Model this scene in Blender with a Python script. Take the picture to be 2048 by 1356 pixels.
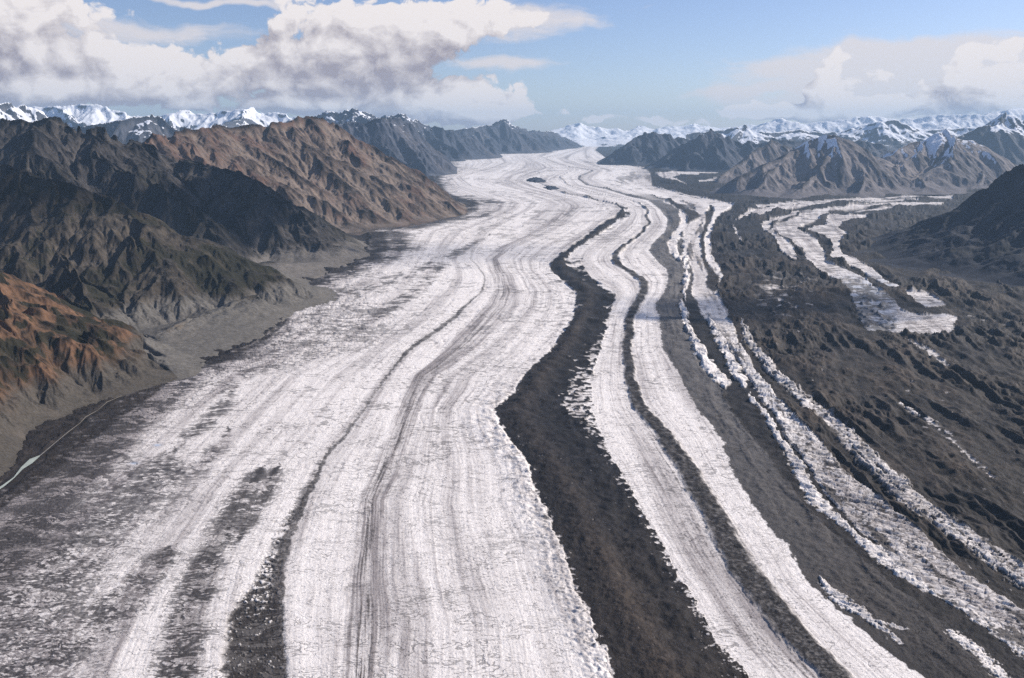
import bpy, math, time
import numpy as np
T0 = time.time()
for o in list(bpy.data.objects):
    bpy.data.objects.remove(o)
S = bpy.context.scene
R = math.radians
F32 = np.float32

# ------------------------------------------------------------------ camera
H = 1500.0                      # metres above the ice
PITCH = R(14.4)
FPX = 1607.0                    # focal length in pixels of the 2048 px wide photo
cam_d = bpy.data.cameras.new('camera')
cam = bpy.data.objects.new('camera', cam_d)
S.collection.objects.link(cam)
cam.location = (0, 0, H)
cam.rotation_euler = (math.pi/2 - PITCH, 0, 0)
cam_d.sensor_width = 36.0
cam_d.lens = 36.0*FPX/2048
cam_d.clip_start = 1.0
cam_d.clip_end = 400000.0
S.camera = cam

# ------------------------------------------------------------------ light
SUN_EL, SUN_AZ = 33.0, 70.0     # azimuth clockwise from the view direction
S.view_settings.view_transform = 'Standard'
S.view_settings.look = 'None'
S.view_settings.exposure = 0.30
S.view_settings.gamma = 1.0
S.cycles.use_denoising = False
S.cycles.use_adaptive_sampling = True
S.cycles.adaptive_threshold = 0.02
S.cycles.max_bounces = 5
S.cycles.diffuse_bounces = 2
S.cycles.volume_bounces = 0
sun_d = bpy.data.lights.new('sun', 'SUN')
sun_d.energy = 5.0
sun_d.angle = R(0.5)
sun_d.color = (1.0, 0.925, 0.84)
sun = bpy.data.objects.new('sun', sun_d)
S.collection.objects.link(sun)
az = R(SUN_AZ)
sdir = (math.sin(az)*math.cos(R(SUN_EL)), math.cos(az)*math.cos(R(SUN_EL)), math.sin(R(SUN_EL)))
from mathutils import Vector
sun.rotation_euler = Vector(sdir).to_track_quat('Z', 'Y').to_euler()
sun.location = (3000, -500, 4000)

SN, CS = math.sin(PITCH), math.cos(PITCH)
def ray(x, y):
    """pixel of the photo -> X/Y and Z/Y slopes of its ray"""
    u = (np.asarray(x, float)-1024)/FPX; v = (678-np.asarray(y, float))/FPX
    dy = CS+v*SN
    return u/dy, (-SN+v*CS)/dy

# ------------------------------------------------------------------ node helper
class NT:
    def __init__(s, tree): s.t = tree
    def n(s, typ, ins=None, **kw):
        nd = s.t.nodes.new(typ)
        for k, v in kw.items(): setattr(nd, k, v)
        for k, v in (ins or {}).items():
            sk = nd.inputs[k]
            if isinstance(v, bpy.types.NodeSocket): s.t.links.new(v, sk)
            else: sk.default_value = v
        return nd
    def m(s, op, a, b=0.0, c=0.0, clamp=False):
        nd = s.n('ShaderNodeMath', {0: a, 1: b, 2: c}, operation=op); nd.use_clamp = clamp
        return nd.outputs[0]
    def vm(s, op, a, b=(0, 0, 0), out=0):
        return s.n('ShaderNodeVectorMath', {0: a, 1: b}, operation=op).outputs[out]
    def mix(s, f, a, b, blend='MIX'):
        nd = s.t.nodes.new('ShaderNodeMix'); nd.data_type = 'RGBA'; nd.blend_type = blend
        for sk, v in ((nd.inputs[0], f), (nd.inputs[6], a), (nd.inputs[7], b)):
            if isinstance(v, bpy.types.NodeSocket): s.t.links.new(v, sk)
            elif sk == nd.inputs[0]: sk.default_value = v
            else: sk.default_value = (*v, 1) if len(v) == 3 else v
        return nd.outputs[2]
    def mr(s, v, a, b, c=0.0, d=1.0, smooth=True):
        nd = s.n('ShaderNodeMapRange', {0: v, 1: a, 2: b, 3: c, 4: d})
        nd.interpolation_type = 'SMOOTHSTEP' if smooth else 'LINEAR'
        return nd.outputs[0]
    def noise(s, vec, scale, det=4.0, rough=0.5, lac=2.0, dist=0.0, out=0):
        return s.n('ShaderNodeTexNoise', {'Vector': vec, 'Scale': scale, 'Detail': det, 'Roughness': rough,
                   'Lacunarity': lac, 'Distortion': dist}).outputs[out]

# ------------------------------------------------------------------ sky and clouds (world)
W = bpy.data.worlds.new('World'); S.world = W; W.use_nodes = True
W.node_tree.nodes.clear()
g = bpy.data.node_groups.new('cloud_density', 'ShaderNodeTree')
g.interface.new_socket('P', in_out='INPUT', socket_type='NodeSocketVector')
g.interface.new_socket('D', in_out='OUTPUT', socket_type='NodeSocketFloat')
g.interface.new_socket('Thin', in_out='OUTPUT', socket_type='NodeSocketFloat')
def angs(x, y):
    a, w = ray(x, y)
    return math.atan(a), math.atan(w/math.hypot(1, a))
# cumulus masses: centre x, y, half width, half height (photo pixels), strength
BLOBS = [(60, 40, 210, 120, 1.0), (150, 150, 330, 66, 1.0), (325, 128, 125, 58, .9), (50, 185, 150, 40, .9),
         (700, 55, 200, 100, 1.0), (620, 150, 190, 66, 1.05), (840, 170, 190, 62, .9), (930, 205, 140, 42, .9),
         (860, 60, 180, 62, .95), (980, 30, 130, 40, .8), (540, 60, 40, 44, .6), (170, 188, 260, 30, 1.0), (820, 212, 260, 32, .95), (1000, 226, 85, 22, .9), (660, 205, 120, 24, .9),
         (1670, 165, 50, 70, 1.05), (1690, 212, 95, 32, .95), (1910, 190, 90, 50, 1.05), (1930, 120, 60, 45, .85), (2030, 190, 90, 60, 1.0), (1620, 228, 170, 22, .9), (1760, 150, 60, 40, .6), (2000, 90, 70, 26, .7),
         (1800, 215, 120, 30, .8), (1490, 220, 55, 22, .9), (1250, 238, 85, 16, .9), (1360, 240, 80, 15, .8), (400, 208, 70, 18, .8), (1560, 232, 80, 18, .8), (560, 215, 90, 18, .8)]
THINS = [(300, 60, 220, 30, .8), (1010, 40, 170, 40, .9), (1000, 130, 110, 18, .9), (450, 4, 200, 10, .8),
         (1830, 120, 360, 46, 1.1), (1580, 140, 130, 16, .75), (1560, 182, 150, 10, .85), (1950, 100, 190, 34, .8), (1800, 185, 380, 60, 1.1), (1150, 35, 110, 20, .45), (1310, 12, 60, 10, .4)]
q = NT(g)
gi = g.nodes.new('NodeGroupInput'); go = g.nodes.new('NodeGroupOutput')
P = gi.outputs[0]
def blobsum(lst, P):
    tot = None
    for (x, y, rx, ry, k) in lst:
        a, e = angs(x, y); ax, _ = angs(x+rx, y); _, ey = angs(x, y-ry)
        d = q.vm('SUBTRACT', P, (a, e, 0)); d = q.vm('MULTIPLY', d, (1/abs(ax-a), 1/abs(ey-e), 0))
        l = q.vm('DOT_PRODUCT', d, d, out=1)
        f = q.m('MULTIPLY', q.m('EXPONENT', q.m('MULTIPLY', l, -0.75)), k)
        tot = f if tot is None else q.m('MAXIMUM', q.m('MAXIMUM', tot, f), q.m('MULTIPLY', q.m('ADD', tot, f), 0.72))
    return tot
n1 = q.noise(P, 14.0, 3.0, .55, out=1)
wv = q.vm('MULTIPLY', q.vm('SUBTRACT', n1, (.5, .5, .5)), (.09, .035, 0))
P2 = q.vm('ADD', P, wv)
bl = blobsum(BLOBS, P2)
stretch = q.vm('MULTIPLY', P2, (1.0, 1.35, 1.0))
nA = q.noise(stretch, 16.0, 9.0, .50)
v1 = q.n('ShaderNodeTexVoronoi', {'Vector': stretch, 'Scale': 34.0, 'Detail': 3.0, 'Roughness': .5, 'Lacunarity': 2.3, 'Smoothness': .6}, feature='SMOOTH_F1').outputs[0]
bil = q.m('SUBTRACT', 0.42, v1)
D = q.m('ADD', q.m('ADD', q.m('SUBTRACT', bl, 0.31), q.m('MULTIPLY', q.m('SUBTRACT', nA, .5), 1.0)), q.m('MULTIPLY', bil, .55))
th = blobsum(THINS, P2)
nT = q.noise(q.vm('MULTIPLY', P2, (1.0, 4.0, 1.0)), 9.0, 8.0, .6)
TH = q.m('ADD', q.m('SUBTRACT', th, 0.36), q.m('MULTIPLY', q.m('SUBTRACT', nT, .5), 1.3))
g.links.new(D, go.inputs[0]); g.links.new(TH, go.inputs[1])

w = NT(W.node_tree)
tc = w.n('ShaderNodeTexCoord').outputs['Generated']
sx = w.n('ShaderNodeSeparateXYZ', {0: tc})
azn = w.m('ARCTAN2', sx.outputs[0], sx.outputs[1]); eln = w.m('ARCSINE', sx.outputs[2])
pv = w.n('ShaderNodeCombineXYZ', {0: azn, 1: eln, 2: 0.0}).outputs[0]
def cl(vec):
    nd = w.n('ShaderNodeGroup', node_tree=g); W.node_tree.links.new(vec, nd.inputs[0]); return nd.outputs
c0 = cl(pv); c1 = cl(w.vm('ADD', pv, (.010, .012, 0))); c2 = cl(w.vm('ADD', pv, (.030, .052, 0)))
sky = w.n('ShaderNodeTexSky', sky_type='NISHITA', sun_disc=False, sun_elevation=R(SUN_EL), sun_rotation=az)
sky.altitude = 1500; sky.air_density = 1.0; sky.dust_density = 1.6; sky.ozone_density = 1.2
skyc = w.mix(1.0, sky.outputs[0], (.086, .086, .102), 'MULTIPLY')
alpha = w.mr(c0[0], 0.0, 0.16)
thin = w.m('MULTIPLY', w.mr(c0[1], -.05, .45), .9)
g1 = w.m('SUBTRACT', c0[0], c1[0]); g2 = w.m('SUBTRACT', c0[0], c2[0])
lit = w.m('ADD', w.m('MULTIPLY', g1, 1.15), w.m('MULTIPLY', g2, .85))
lit = w.m('ADD', lit, .40)
core = w.mr(c0[0], .1, .9, 0.0, .30)
lit = w.m('SUBTRACT', lit, core, clamp=True)
ccol = w.mix(lit, (.31, .27, .30), (.78, .72, .70))  # sunward light and shaded bases of the clouds are mixed into their colour
tcol = (.67, .62, .62)
base = w.mix(thin, skyc, tcol)
col = w.mix(alpha, base, ccol)
bg = w.n('ShaderNodeBackground', {'Color': col, 'Strength': 1.0})
bgs = w.n('ShaderNodeBackground', {'Color': skyc, 'Strength': 1.0})
# clouds live in one sector of the sky; elsewhere the plain sky is enough
win = w.m('MULTIPLY', w.mr(w.m('ABSOLUTE', azn), .95, .75), w.m('MULTIPLY', w.mr(eln, .34, .24), w.mr(eln, -.05, -.02)))
ms = w.n('ShaderNodeMixShader', {0: win, 1: bgs.outputs[0], 2: bg.outputs[0]})
ow = w.n('ShaderNodeOutputWorld'); W.node_tree.links.new(ms.outputs[0], ow.inputs[0])
try:
    W.cycles.sampling_method = 'NONE'
except Exception: pass

# ------------------------------------------------------------------ numpy noise
_rng = np.random.RandomState(7)
_ga = _rng.rand(4096)*2*np.pi
GX = np.cos(_ga).astype(F32); GY = np.sin(_ga).astype(F32)
RX = _rng.rand(4096).astype(F32); RY = _rng.rand(4096).astype(F32); RV = _rng.rand(4096).astype(F32)
def hsh(ix, iy, seed):
    h = ix.astype(np.uint32)*np.uint32(374761393) + iy.astype(np.uint32)*np.uint32(668265263) + np.uint32(seed*1274126177 & 0xffffffff)
    h ^= h >> np.uint32(13); h *= np.uint32(1103515245); h ^= h >> np.uint32(16)
    return h & np.uint32(4095)
def perlin(x, y, seed=0):
    x0 = np.floor(x); y0 = np.floor(y)
    fx = (x-x0).astype(F32); fy = (y-y0).astype(F32)
    ix = x0.astype(np.int64); iy = y0.astype(np.int64)
    u = fx*fx*fx*(fx*(fx*6-15)+10); v = fy*fy*fy*(fy*(fy*6-15)+10)
    def gr(i, j):
        h = hsh(ix+i, iy+j, seed)
        return GX[h]*(fx-i)+GY[h]*(fy-j)
    a = gr(0, 0); b = gr(1, 0); c = gr(0, 1); d = gr(1, 1)
    r = a+(b-a)*u; s = c+(d-c)*u
    return (r+(s-r)*v)*1.5
def fbm(x, y, octv=4, seed=0, gain=.5):
    t = 0; a = 1.0; n = 0
    for k in range(octv):
        t = t+a*perlin(x*2.03**k+k*17.3, y*2.03**k-k*9.1, seed+k); n += a; a *= gain
    return t/n
def worley(x, y, seed=0, jit=.9):
    x0 = np.floor(x); y0 = np.floor(y); fx = (x-x0).astype(F32); fy = (y-y0).astype(F32)
    ix = x0.astype(np.int64); iy = y0.astype(np.int64)
    f1 = np.full(fx.shape, 9, F32); f2 = f1.copy(); cid = np.zeros(fx.shape, F32)
    for i in (-1, 0, 1):
        for j in (-1, 0, 1):
            h = hsh(ix+i, iy+j, seed)
            d = (i+.5+(RX[h]-.5)*jit-fx)**2+(j+.5+(RY[h]-.5)*jit-fy)**2
            c = d < f1
            f2 = np.where(c, f1, np.minimum(f2, d)); cid = np.where(c, RV[h], cid); f1 = np.where(c, d, f1)
    return np.sqrt(f1), np.sqrt(f2), cid
def sst(x, a, b):
    t = np.clip((x-a)/(b-a), 0, 1); return t*t*(3-2*t)
def lerp(a, b, t): return a+(b-a)*t

def floor_z(Y): return np.maximum(0, (Y-18000)*0.010)
_Yt = np.exp(np.linspace(math.log(300), math.log(130000), 6000))
_St = (floor_z(_Yt)-H)/_Yt
def row_to_Y(py):
    return np.interp(ray(1024, py)[1], _St, _Yt)
def Y_to_row(Y):
    Wv = (floor_z(Y)-H)/Y
    v = (Wv*CS+SN)/(CS-Wv*SN)
    return 678-v*FPX

def build(name, X, Y, Z, faces, mat, attrs, parent=None):
    used = np.zeros(X.size, bool); used[faces.ravel()] = True
    idx = np.cumsum(used)-1
    f = idx[faces].astype(np.int32)
    me = bpy.data.meshes.new(name)
    nv = int(used.sum()); nf = len(f); k = f.shape[1]
    me.vertices.add(nv); me.loops.add(nf*k); me.polygons.add(nf)
    co = np.stack([X.ravel()[used], Y.ravel()[used], Z.ravel()[used]], 1).astype(F32)
    me.vertices.foreach_set('co', co.ravel())
    me.loops.foreach_set('vertex_index', f.ravel())
    me.polygons.foreach_set('loop_start', np.arange(0, nf*k, k, dtype=np.int32))
    me.polygons.foreach_set('use_smooth', np.ones(nf, bool))
    me.update(calc_edges=True)
    for an, ch in attrs.items():
        a = me.attributes.new(an, 'FLOAT_COLOR', 'POINT')
        arr = np.ones((nv, 4), F32)
        for i, c in enumerate(ch): arr[:, i] = np.broadcast_to(c, X.shape).ravel()[used]
        a.data.foreach_set('color', arr.ravel())
    me.materials.append(mat)
    o = bpy.data.objects.new(name, me); S.collection.objects.link(o)
    o.parent = parent
    return o
def quads(nr, nc):
    i = np.arange(nr*nc).reshape(nr, nc)
    return np.stack([i[:-1, :-1], i[1:, :-1], i[1:, 1:], i[:-1, 1:]], -1)
def tag(o, label=None, cat=None, kind='structure', group=None):
    if label: o['label'] = label
    if cat: o['category'] = cat
    if kind: o['kind'] = kind
    if group: o['group'] = group
    return o
def log(*a): print('[%.1fs]' % (time.time()-T0), *a, flush=True)

# ------------------------------------------------------------------ materials
def new_mat(name, rough=.85, spec=.15):
    m = bpy.data.materials.new(name); m.use_nodes = True; m.node_tree.nodes.clear()
    k = NT(m.node_tree)
    b = k.n('ShaderNodeBsdfPrincipled'); b.inputs['Roughness'].default_value = rough
    b.inputs['Specular IOR Level'].default_value = spec
    o = k.n('ShaderNodeOutputMaterial'); m.node_tree.links.new(b.outputs[0], o.inputs[0])
    return m, k, b

def glacier_material():
    m, k, b = new_mat('glacier_ice_and_debris', .8, .2)
    A = k.n('ShaderNodeAttribute', attribute_name='mask'); B = k.n('ShaderNodeAttribute', attribute_name='hue')
    a = k.n('ShaderNodeSeparateColor', {0: A.outputs['Color']}); h = k.n('ShaderNodeSeparateColor', {0: B.outputs['Color']})
    deb, tone, dirt = a.outputs[0], a.outputs[1], a.outputs[2]
    brown, val, blue = h.outputs[0], h.outputs[1], h.outputs[2]
    geo = k.n('ShaderNodeNewGeometry').outputs['Position']
    nf = k.noise(geo, .12, 5.0, .65)
    ng = k.noise(geo, .5, 4.0, .7)
    crk = B.outputs['Alpha']
    ypos = k.n('ShaderNodeSeparateXYZ', {0: geo}).outputs[1]
    warp = k.vm('MULTIPLY', k.vm('SUBTRACT', k.noise(geo, .006, 2.0, .5, out=1), (.5, .5, .5)), (90, 120, 0))
    gw = k.vm('ADD', geo, warp)
    tot = None
    # crack nets of growing size: small ones are only resolved near by, the large ones carry far down the valley
    for (lx_, ly_, ya, yb, yc, yd) in ((26, 11, 0, 1, 2800, 4600), (62, 30, 2000, 3400, 5500, 8500), (130, 85, 4200, 6500, 12000, 18000), (300, 330, 9000, 13000, 30000, 50000)):
        pv_ = k.vm('MULTIPLY', gw, (1/lx_, 1/ly_, 0)); 
        n_ = k.noise(pv_, .62, 2.0, .45); msk = k.noise(pv_, .17, 2.0, .5)
        wd = k.m('ADD', k.m('MULTIPLY', crk, .13), .008)
        wd = k.m('MULTIPLY', wd, k.mr(msk, .38, .62, .12, 1.7))
        dd_ = k.m('ABSOLUTE', k.m('SUBTRACT', n_, .5))
        ln_ = k.m('SUBTRACT', 1.0, k.m('DIVIDE', dd_, wd), clamp=True)
        ln_ = k.m('MULTIPLY', k.mr(ln_, 0, .55), k.m('MULTIPLY', k.mr(ypos, ya, yb), k.mr(ypos, yc, yd, 1, 0)))
        tot = ln_ if tot is None else k.m('MAXIMUM', tot, ln_)
    crack = k.m('MULTIPLY', tot, k.m('ADD', .42, k.m('MULTIPLY', crk, .55)))
    nm = k.noise(geo, .035, 5.0, .62); nl = k.noise(geo, .010, 4.0, .6)
    ice = k.mix(tone, (.91, .85, .795), (.29, .255, .245))
    ice = k.mix(k.mr(nm, .3, .75, 0, .20), ice, (.52, .48, .46))
    ice = k.mix(blue, ice, (.42, .50, .62))
    ice = k.mix(k.mr(nf, .35, .7, 0, .16), ice, (.50, .48, .48))
    d1 = k.mix(brown, (.006, .0055, .007), (.018, .014, .011))
    d2 = k.mix(brown, (.033, .030, .031), (.088, .063, .044))
    dc = k.mix(val, d1, d2)
    dc = k.mix(k.mr(ng, .35, .75, 0, .4), dc, k.mix(.4, dc, (.11, .10, .095)))
    dc = k.mix(k.mr(nm, .36, .62, .65, 0), dc, k.mix(brown, (.012, .011, .014), (.026, .020, .017)))
    dc = k.mix(k.mr(nl, .50, .70, 0, .28), dc, k.mix(brown, (.062, .058, .062), (.125, .095, .070)))
    ice = k.mix(crack, ice, k.mix(brown, (.045, .042, .050), (.060, .052, .042)))
    f = k.m('MAXIMUM', deb, dirt)
    col = k.mix(f, ice, dc)
    m.node_tree.links.new(col, b.inputs['Base Color'])
    bp = k.n('ShaderNodeBump', {'Strength': .55, 'Distance': 5.0, 'Height': k.m('SUBTRACT', k.m('ADD', k.m('ADD', nf, k.m('MULTIPLY', ng, .3)), k.m('MULTIPLY', nm, 1.3)), k.m('MULTIPLY', tot, .35))})
    m.node_tree.links.new(bp.outputs[0], b.inputs['Normal'])
    return m
def rock_material(name, c_dark, c_light, c_tint, c_scree, snow=(.82, .83, .86), bump=4.0, sc=.02):
    c_dark = tuple(x*.7 for x in c_dark); c_light = tuple(x*.84 for x in c_light); c_tint = tuple(x*.82 for x in c_tint); c_scree = tuple(x*.85 for x in c_scree)
    m, k, b = new_mat(name, .9, .1)
    A = k.n('ShaderNodeAttribute', attribute_name='mask'); B = k.n('ShaderNodeAttribute', attribute_name='hue')
    a = k.n('ShaderNodeSeparateColor', {0: A.outputs['Color']}); h = k.n('ShaderNodeSeparateColor', {0: B.outputs['Color']})
    scree, snowm, veg_shade = a.outputs[0], a.outputs[1], a.outputs[2]
    tint, val, streak = h.outputs[0], h.outputs[1], h.outputs[2]
    geo = k.n('ShaderNodeNewGeometry').outputs['Position']
    n1 = k.noise(geo, sc, 6.0, .65); n2 = k.noise(geo, sc*6, 5.0, .7)
    col = k.mix(val, c_dark, c_light)
    col = k.mix(tint, col, c_tint)
    gs = k.noise(k.vm('MULTIPLY', geo, (.5, 1.6, .5)), sc*3.5, 5.0, .65)
    cs = k.mix(k.mr(gs, .32, .66), tuple(x*.62 for x in c_scree), tuple(x*1.12 for x in c_scree))
    col = k.mix(k.m('MULTIPLY', scree, .85), col, cs)
    col = k.mix(k.mr(n1, .38, .68, 0, .45), col, k.mix(.55, col, c_dark))
    col = k.mix(veg_shade, col, (.020, .020, .013))
    col = k.mix(k.m('MULTIPLY', streak, .5), col, k.mix(.5, col, (.34, .28, .23)))
    s = k.mr(k.m('ADD', snowm, k.m('MULTIPLY', k.m('SUBTRACT', n2, .5), .35)), .42, .58)
    col = k.mix(s, col, snow)
    m.node_tree.links.new(col, b.inputs['Base Color'])
    bp = k.n('ShaderNodeBump', {'Strength': .8, 'Distance': bump, 'Height': k.m('ADD', k.m('ADD', n1, k.m('MULTIPLY', n2, .4)), k.m('MULTIPLY', gs, .5))})
    m.node_tree.links.new(bp.outputs[0], b.inputs['Normal'])
    return m

# ------------------------------------------------------------------ glacier tongue, traced flow lines (row, x) of the photo
def L(*p):
    a = np.array(p, float).reshape(-1, 2); o = np.argsort(a[:, 0], kind='stable'); return a[o, 0], a[o, 1]
LINES = {
 'L0': L(284,1125, 292,1110, 303,1040, 306,870, 320,890, 335,905, 345,880, 355,868, 385,880, 405,905, 420,908, 432,880, 450,800, 462,742, 495,738, 512,732, 530,695, 560,625, 585,590, 620,573, 650,560, 690,500, 715,440, 735,375, 752,305, 780,265, 820,205, 870,133, 912,80, 950,38, 975,0, 1060,-120, 1140,-250, 1220,-400, 1356,-640, 1480,-860),
 'L2': L(284,1140, 300,1060, 312,1000, 325,1012, 335,985, 345,950, 354,919, 372,942, 389,1024, 405,1074, 417,1063, 438,1020, 465,975, 495,945, 520,942, 540,962, 560,971, 580,965, 600,945, 635,908, 670,860, 705,811, 745,780, 800,738, 860,700, 930,640, 985,612, 1020,600, 1080,575, 1130,558, 1200,553, 1300,562, 1480,585),
 'L3': L(284,1150, 300,1075, 312,1030, 325,1040, 338,1030, 348,1005, 362,985, 372,1010, 385,1060, 398,1105, 409,1127, 420,1120, 450,1090, 475,1045, 494,1000, 518,972, 540,980, 557,990, 586,992, 612,975, 642,945, 699,890, 750,828, 798,802, 860,778, 931,755, 1000,724, 1070,712, 1151,700, 1250,690, 1356,684, 1480,676),
 'L4': L(284,1158, 300,1085, 312,1045, 328,1080, 335,1085, 343,1062, 352,1030, 362,1022, 375,1050, 388,1105, 402,1165, 413,1185, 425,1170, 446,1137, 470,1085, 494,1035, 518,1009, 540,1020, 557,1031, 586,1041, 612,1035, 642,1012, 699,950, 750,875, 798,848, 860,826, 931,804, 1000,772, 1070,770, 1151,766, 1250,779, 1356,772, 1480,780),
 'L5': L(284,1165, 300,1095, 312,1062, 325,1100, 338,1131, 352,1094, 361,1066, 375,1100, 387,1130, 392,1160, 402,1200, 408,1230, 418,1243, 430,1232, 445,1203, 455,1196, 475,1166, 500,1130, 525,1102, 540,1100, 560,1126, 580,1146, 600,1153, 620,1150, 650,1134, 680,1114, 705,1094, 730,1068, 760,1040, 780,1032, 805,1004, 818,992, 850,1002, 880,1020, 930,1058, 990,1080, 1050,1102, 1090,1126, 1160,1150, 1230,1180, 1290,1200, 1356,1222, 1480,1262),
 'L6': L(284,1166, 300,1096, 312,1064, 325,1102, 338,1133, 352,1096, 361,1068, 375,1104, 387,1136, 392,1168, 402,1210, 408,1236, 418,1256, 430,1262, 445,1248, 460,1230, 480,1195, 500,1172, 520,1160, 540,1172, 555,1180, 570,1212, 586,1235, 606,1225, 635,1218, 680,1208, 739,1187, 783,1181, 820,1184, 862,1202, 900,1220, 944,1244, 992,1268, 1051,1300, 1114,1338, 1170,1372, 1225,1407, 1291,1448, 1356,1503, 1480,1600),
 'L7': L(284,1180, 300,1110, 312,1078, 325,1110, 338,1150, 345,1135, 354,1120, 370,1137, 385,1192, 399,1258, 405,1277, 419,1295, 432,1293, 446,1299, 467,1281, 491,1249, 513,1229, 530,1237, 545,1264, 562,1288, 577,1290, 601,1276, 630,1264, 660,1256, 696,1254, 724,1257, 768,1263, 809,1278, 844,1304, 885,1339, 920,1362, 967,1392, 1017,1420, 1066,1448, 1151,1495, 1225,1551, 1280,1600, 1346,1661, 1480,1790),
 'L8': L(284,1190, 300,1150, 309,1118, 316,1084, 320,1085, 328,1104, 335,1153, 341,1184, 352,1157, 358,1155, 370,1172, 378,1212, 393,1258, 401,1297, 417,1319, 440,1336, 462,1331, 484,1308, 501,1297, 525,1317, 538,1334, 557,1336, 584,1330, 604,1312, 635,1317, 672,1325, 699,1330, 724,1345, 771,1369, 812,1392, 850,1421, 885,1446, 922,1456, 967,1479, 1040,1525, 1107,1582, 1170,1618, 1206,1661, 1254,1717, 1299,1772, 1356,1853, 1480,2010),
 'L9': L(284,1192, 300,1152, 309,1121, 316,1088, 320,1089, 328,1108, 335,1158, 341,1189, 352,1163, 358,1161, 370,1180, 378,1221, 393,1272, 401,1318, 420,1343, 434,1352, 445,1360, 462,1349, 489,1337, 506,1336, 523,1361, 550,1364, 586,1366, 611,1360, 640,1364, 672,1381, 705,1396, 736,1416, 767,1438, 798,1456, 842,1480, 909,1530, 962,1575, 1000,1605, 1051,1650, 1107,1710, 1170,1780, 1254,1890, 1356,2040, 1480,2220),
 'S1': L(284,1200, 300,1165, 309,1150, 320,1150, 341,1215, 358,1200, 378,1260, 393,1310, 405,1345, 420,1368, 445,1378, 462,1370, 489,1368, 510,1374, 540,1385, 565,1384, 589,1386, 616,1398, 650,1420, 700,1462, 745,1490, 798,1522, 842,1553, 909,1600, 962,1640, 1000,1666, 1051,1707, 1107,1775, 1170,1845, 1217,1905, 1254,1965, 1300,2030, 1356,2110, 1480,2290),
 'L10': L(284,1208, 300,1190, 318,1215, 328,1245, 336,1290, 344,1300, 372,1304, 380,1336, 391,1385, 401,1433, 409,1470, 424,1445, 440,1429, 477,1420, 508,1422, 530,1437, 555,1446, 575,1432, 589,1436, 616,1452, 647,1464, 696,1483, 745,1512, 780,1543, 834,1587, 887,1642, 944,1694, 993,1750, 1048,1822, 1085,1862, 1151,1938, 1214,2040, 1300,2160, 1356,2240, 1480,2420),
}
TV = {'L0': 300, 'L2': 780, 'L3': 828, 'L4': 874, 'L5': 1046, 'L6': 1187, 'L7': 1261, 'L8': 1360, 'L9': 1425, 'S1': 1490, 'L10': 1514}

STEP = 1.35
core_c = np.arange(-60, 2110, STEP)
gro = np.cumsum(STEP*1.035**np.arange(1, 130))
cols = np.concatenate([(-60-gro)[::-1], core_c, core_c[-1]+gro])
r0 = np.arange(284.0, 400, STEP*.8); r1 = np.arange(400, 1375, STEP)
gr2 = 1375+np.cumsum(STEP*1.04**np.arange(1, 95))
rows = np.concatenate([r0, r1, gr2])
Yr = row_to_Y(rows); Yr = np.concatenate([[125000., 100000.], Yr]); rows = Y_to_row(Yr)
nR, nC = len(rows), len(cols)
log('ground grid', nR, nC, nR*nC)
PX, PY = np.meshgrid(cols, rows)
dyr = (CS+(678-rows)/FPX*SN)[:, None]
Yg = np.repeat(Yr[:, None], nC, 1)
Xg = (PX-1024)/FPX/dyr*Yg
mpp = Yg/dyr/FPX                                    # metres per photo pixel across
dY = np.abs(np.gradient(Yr))[:, None]*np.ones((1, nC))
# ragged edges: wander of a few tens of metres, only where the mesh can show it
wA = fbm(Xg/260, Yg/420, 3, 11)*30
wB = fbm(Xg/38, Yg/60, 4, 15, .6)*24*sst(900/dY, 6, 40)
wig = (wA+wB)/mpp
gx = PX+wig
def lx(n): return np.interp(PY[:, 0], *LINES[n])[:, None]
lines = {}
prev = None
for n in LINES:
    v = lx(n)
    if prev is not None: v = np.maximum(v, prev+1.0)
    lines[n] = v; prev = v
names = list(LINES)
def tcoord(gx):
    t = np.full(gx.shape, 0.0)
    for a, b in zip(names[:-1], names[1:]):
        s = (gx-lines[a])/(lines[b]-lines[a]); c = (s >= 0) & (s < 1)
        t[c] = (TV[a]+s*(TV[b]-TV[a]))[c]
    c = gx < lines['L0']; t[c] = (300+(gx-lines['L0'])*(3.0/mpp)**-1)[c]
    c = gx >= lines['L10']; t[c] = (1514+(gx-lines['L10'])*mpp/3.0)[c]
    return t
t = tcoord(PX+wA/mpp*.35)
tr = tcoord(gx)
log('flow coordinate')
def band(a, b, soft=1.5):
    """1 between traced lines a and b (pixels)"""
    return sst(gx-a, -soft, soft)*sst(b-gx, -soft, soft)
def prof(*p): 
    x, y = L(*p); return np.interp(PY[:, 0], x, y)[:, None]

# lod noises: the finest octave the mesh can carry at each distance
def lod(fn, lams, k=4.0):
    out = 0; ws = 0
    for i, lam in enumerate(lams):
        r = lam/(dY*k)
        wgt = np.exp(-(np.log2(np.maximum(r, 1e-6)))**2/1.3)
        m = wgt > .03
        if m.any():
            v = np.zeros(PX.shape); v[m] = fn(lam, i, m); out = out+v*wgt
        ws = ws+wgt
    return out/np.maximum(ws, .15)
LAMS = [6, 12, 24, 48, 96, 200, 420, 900]
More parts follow.
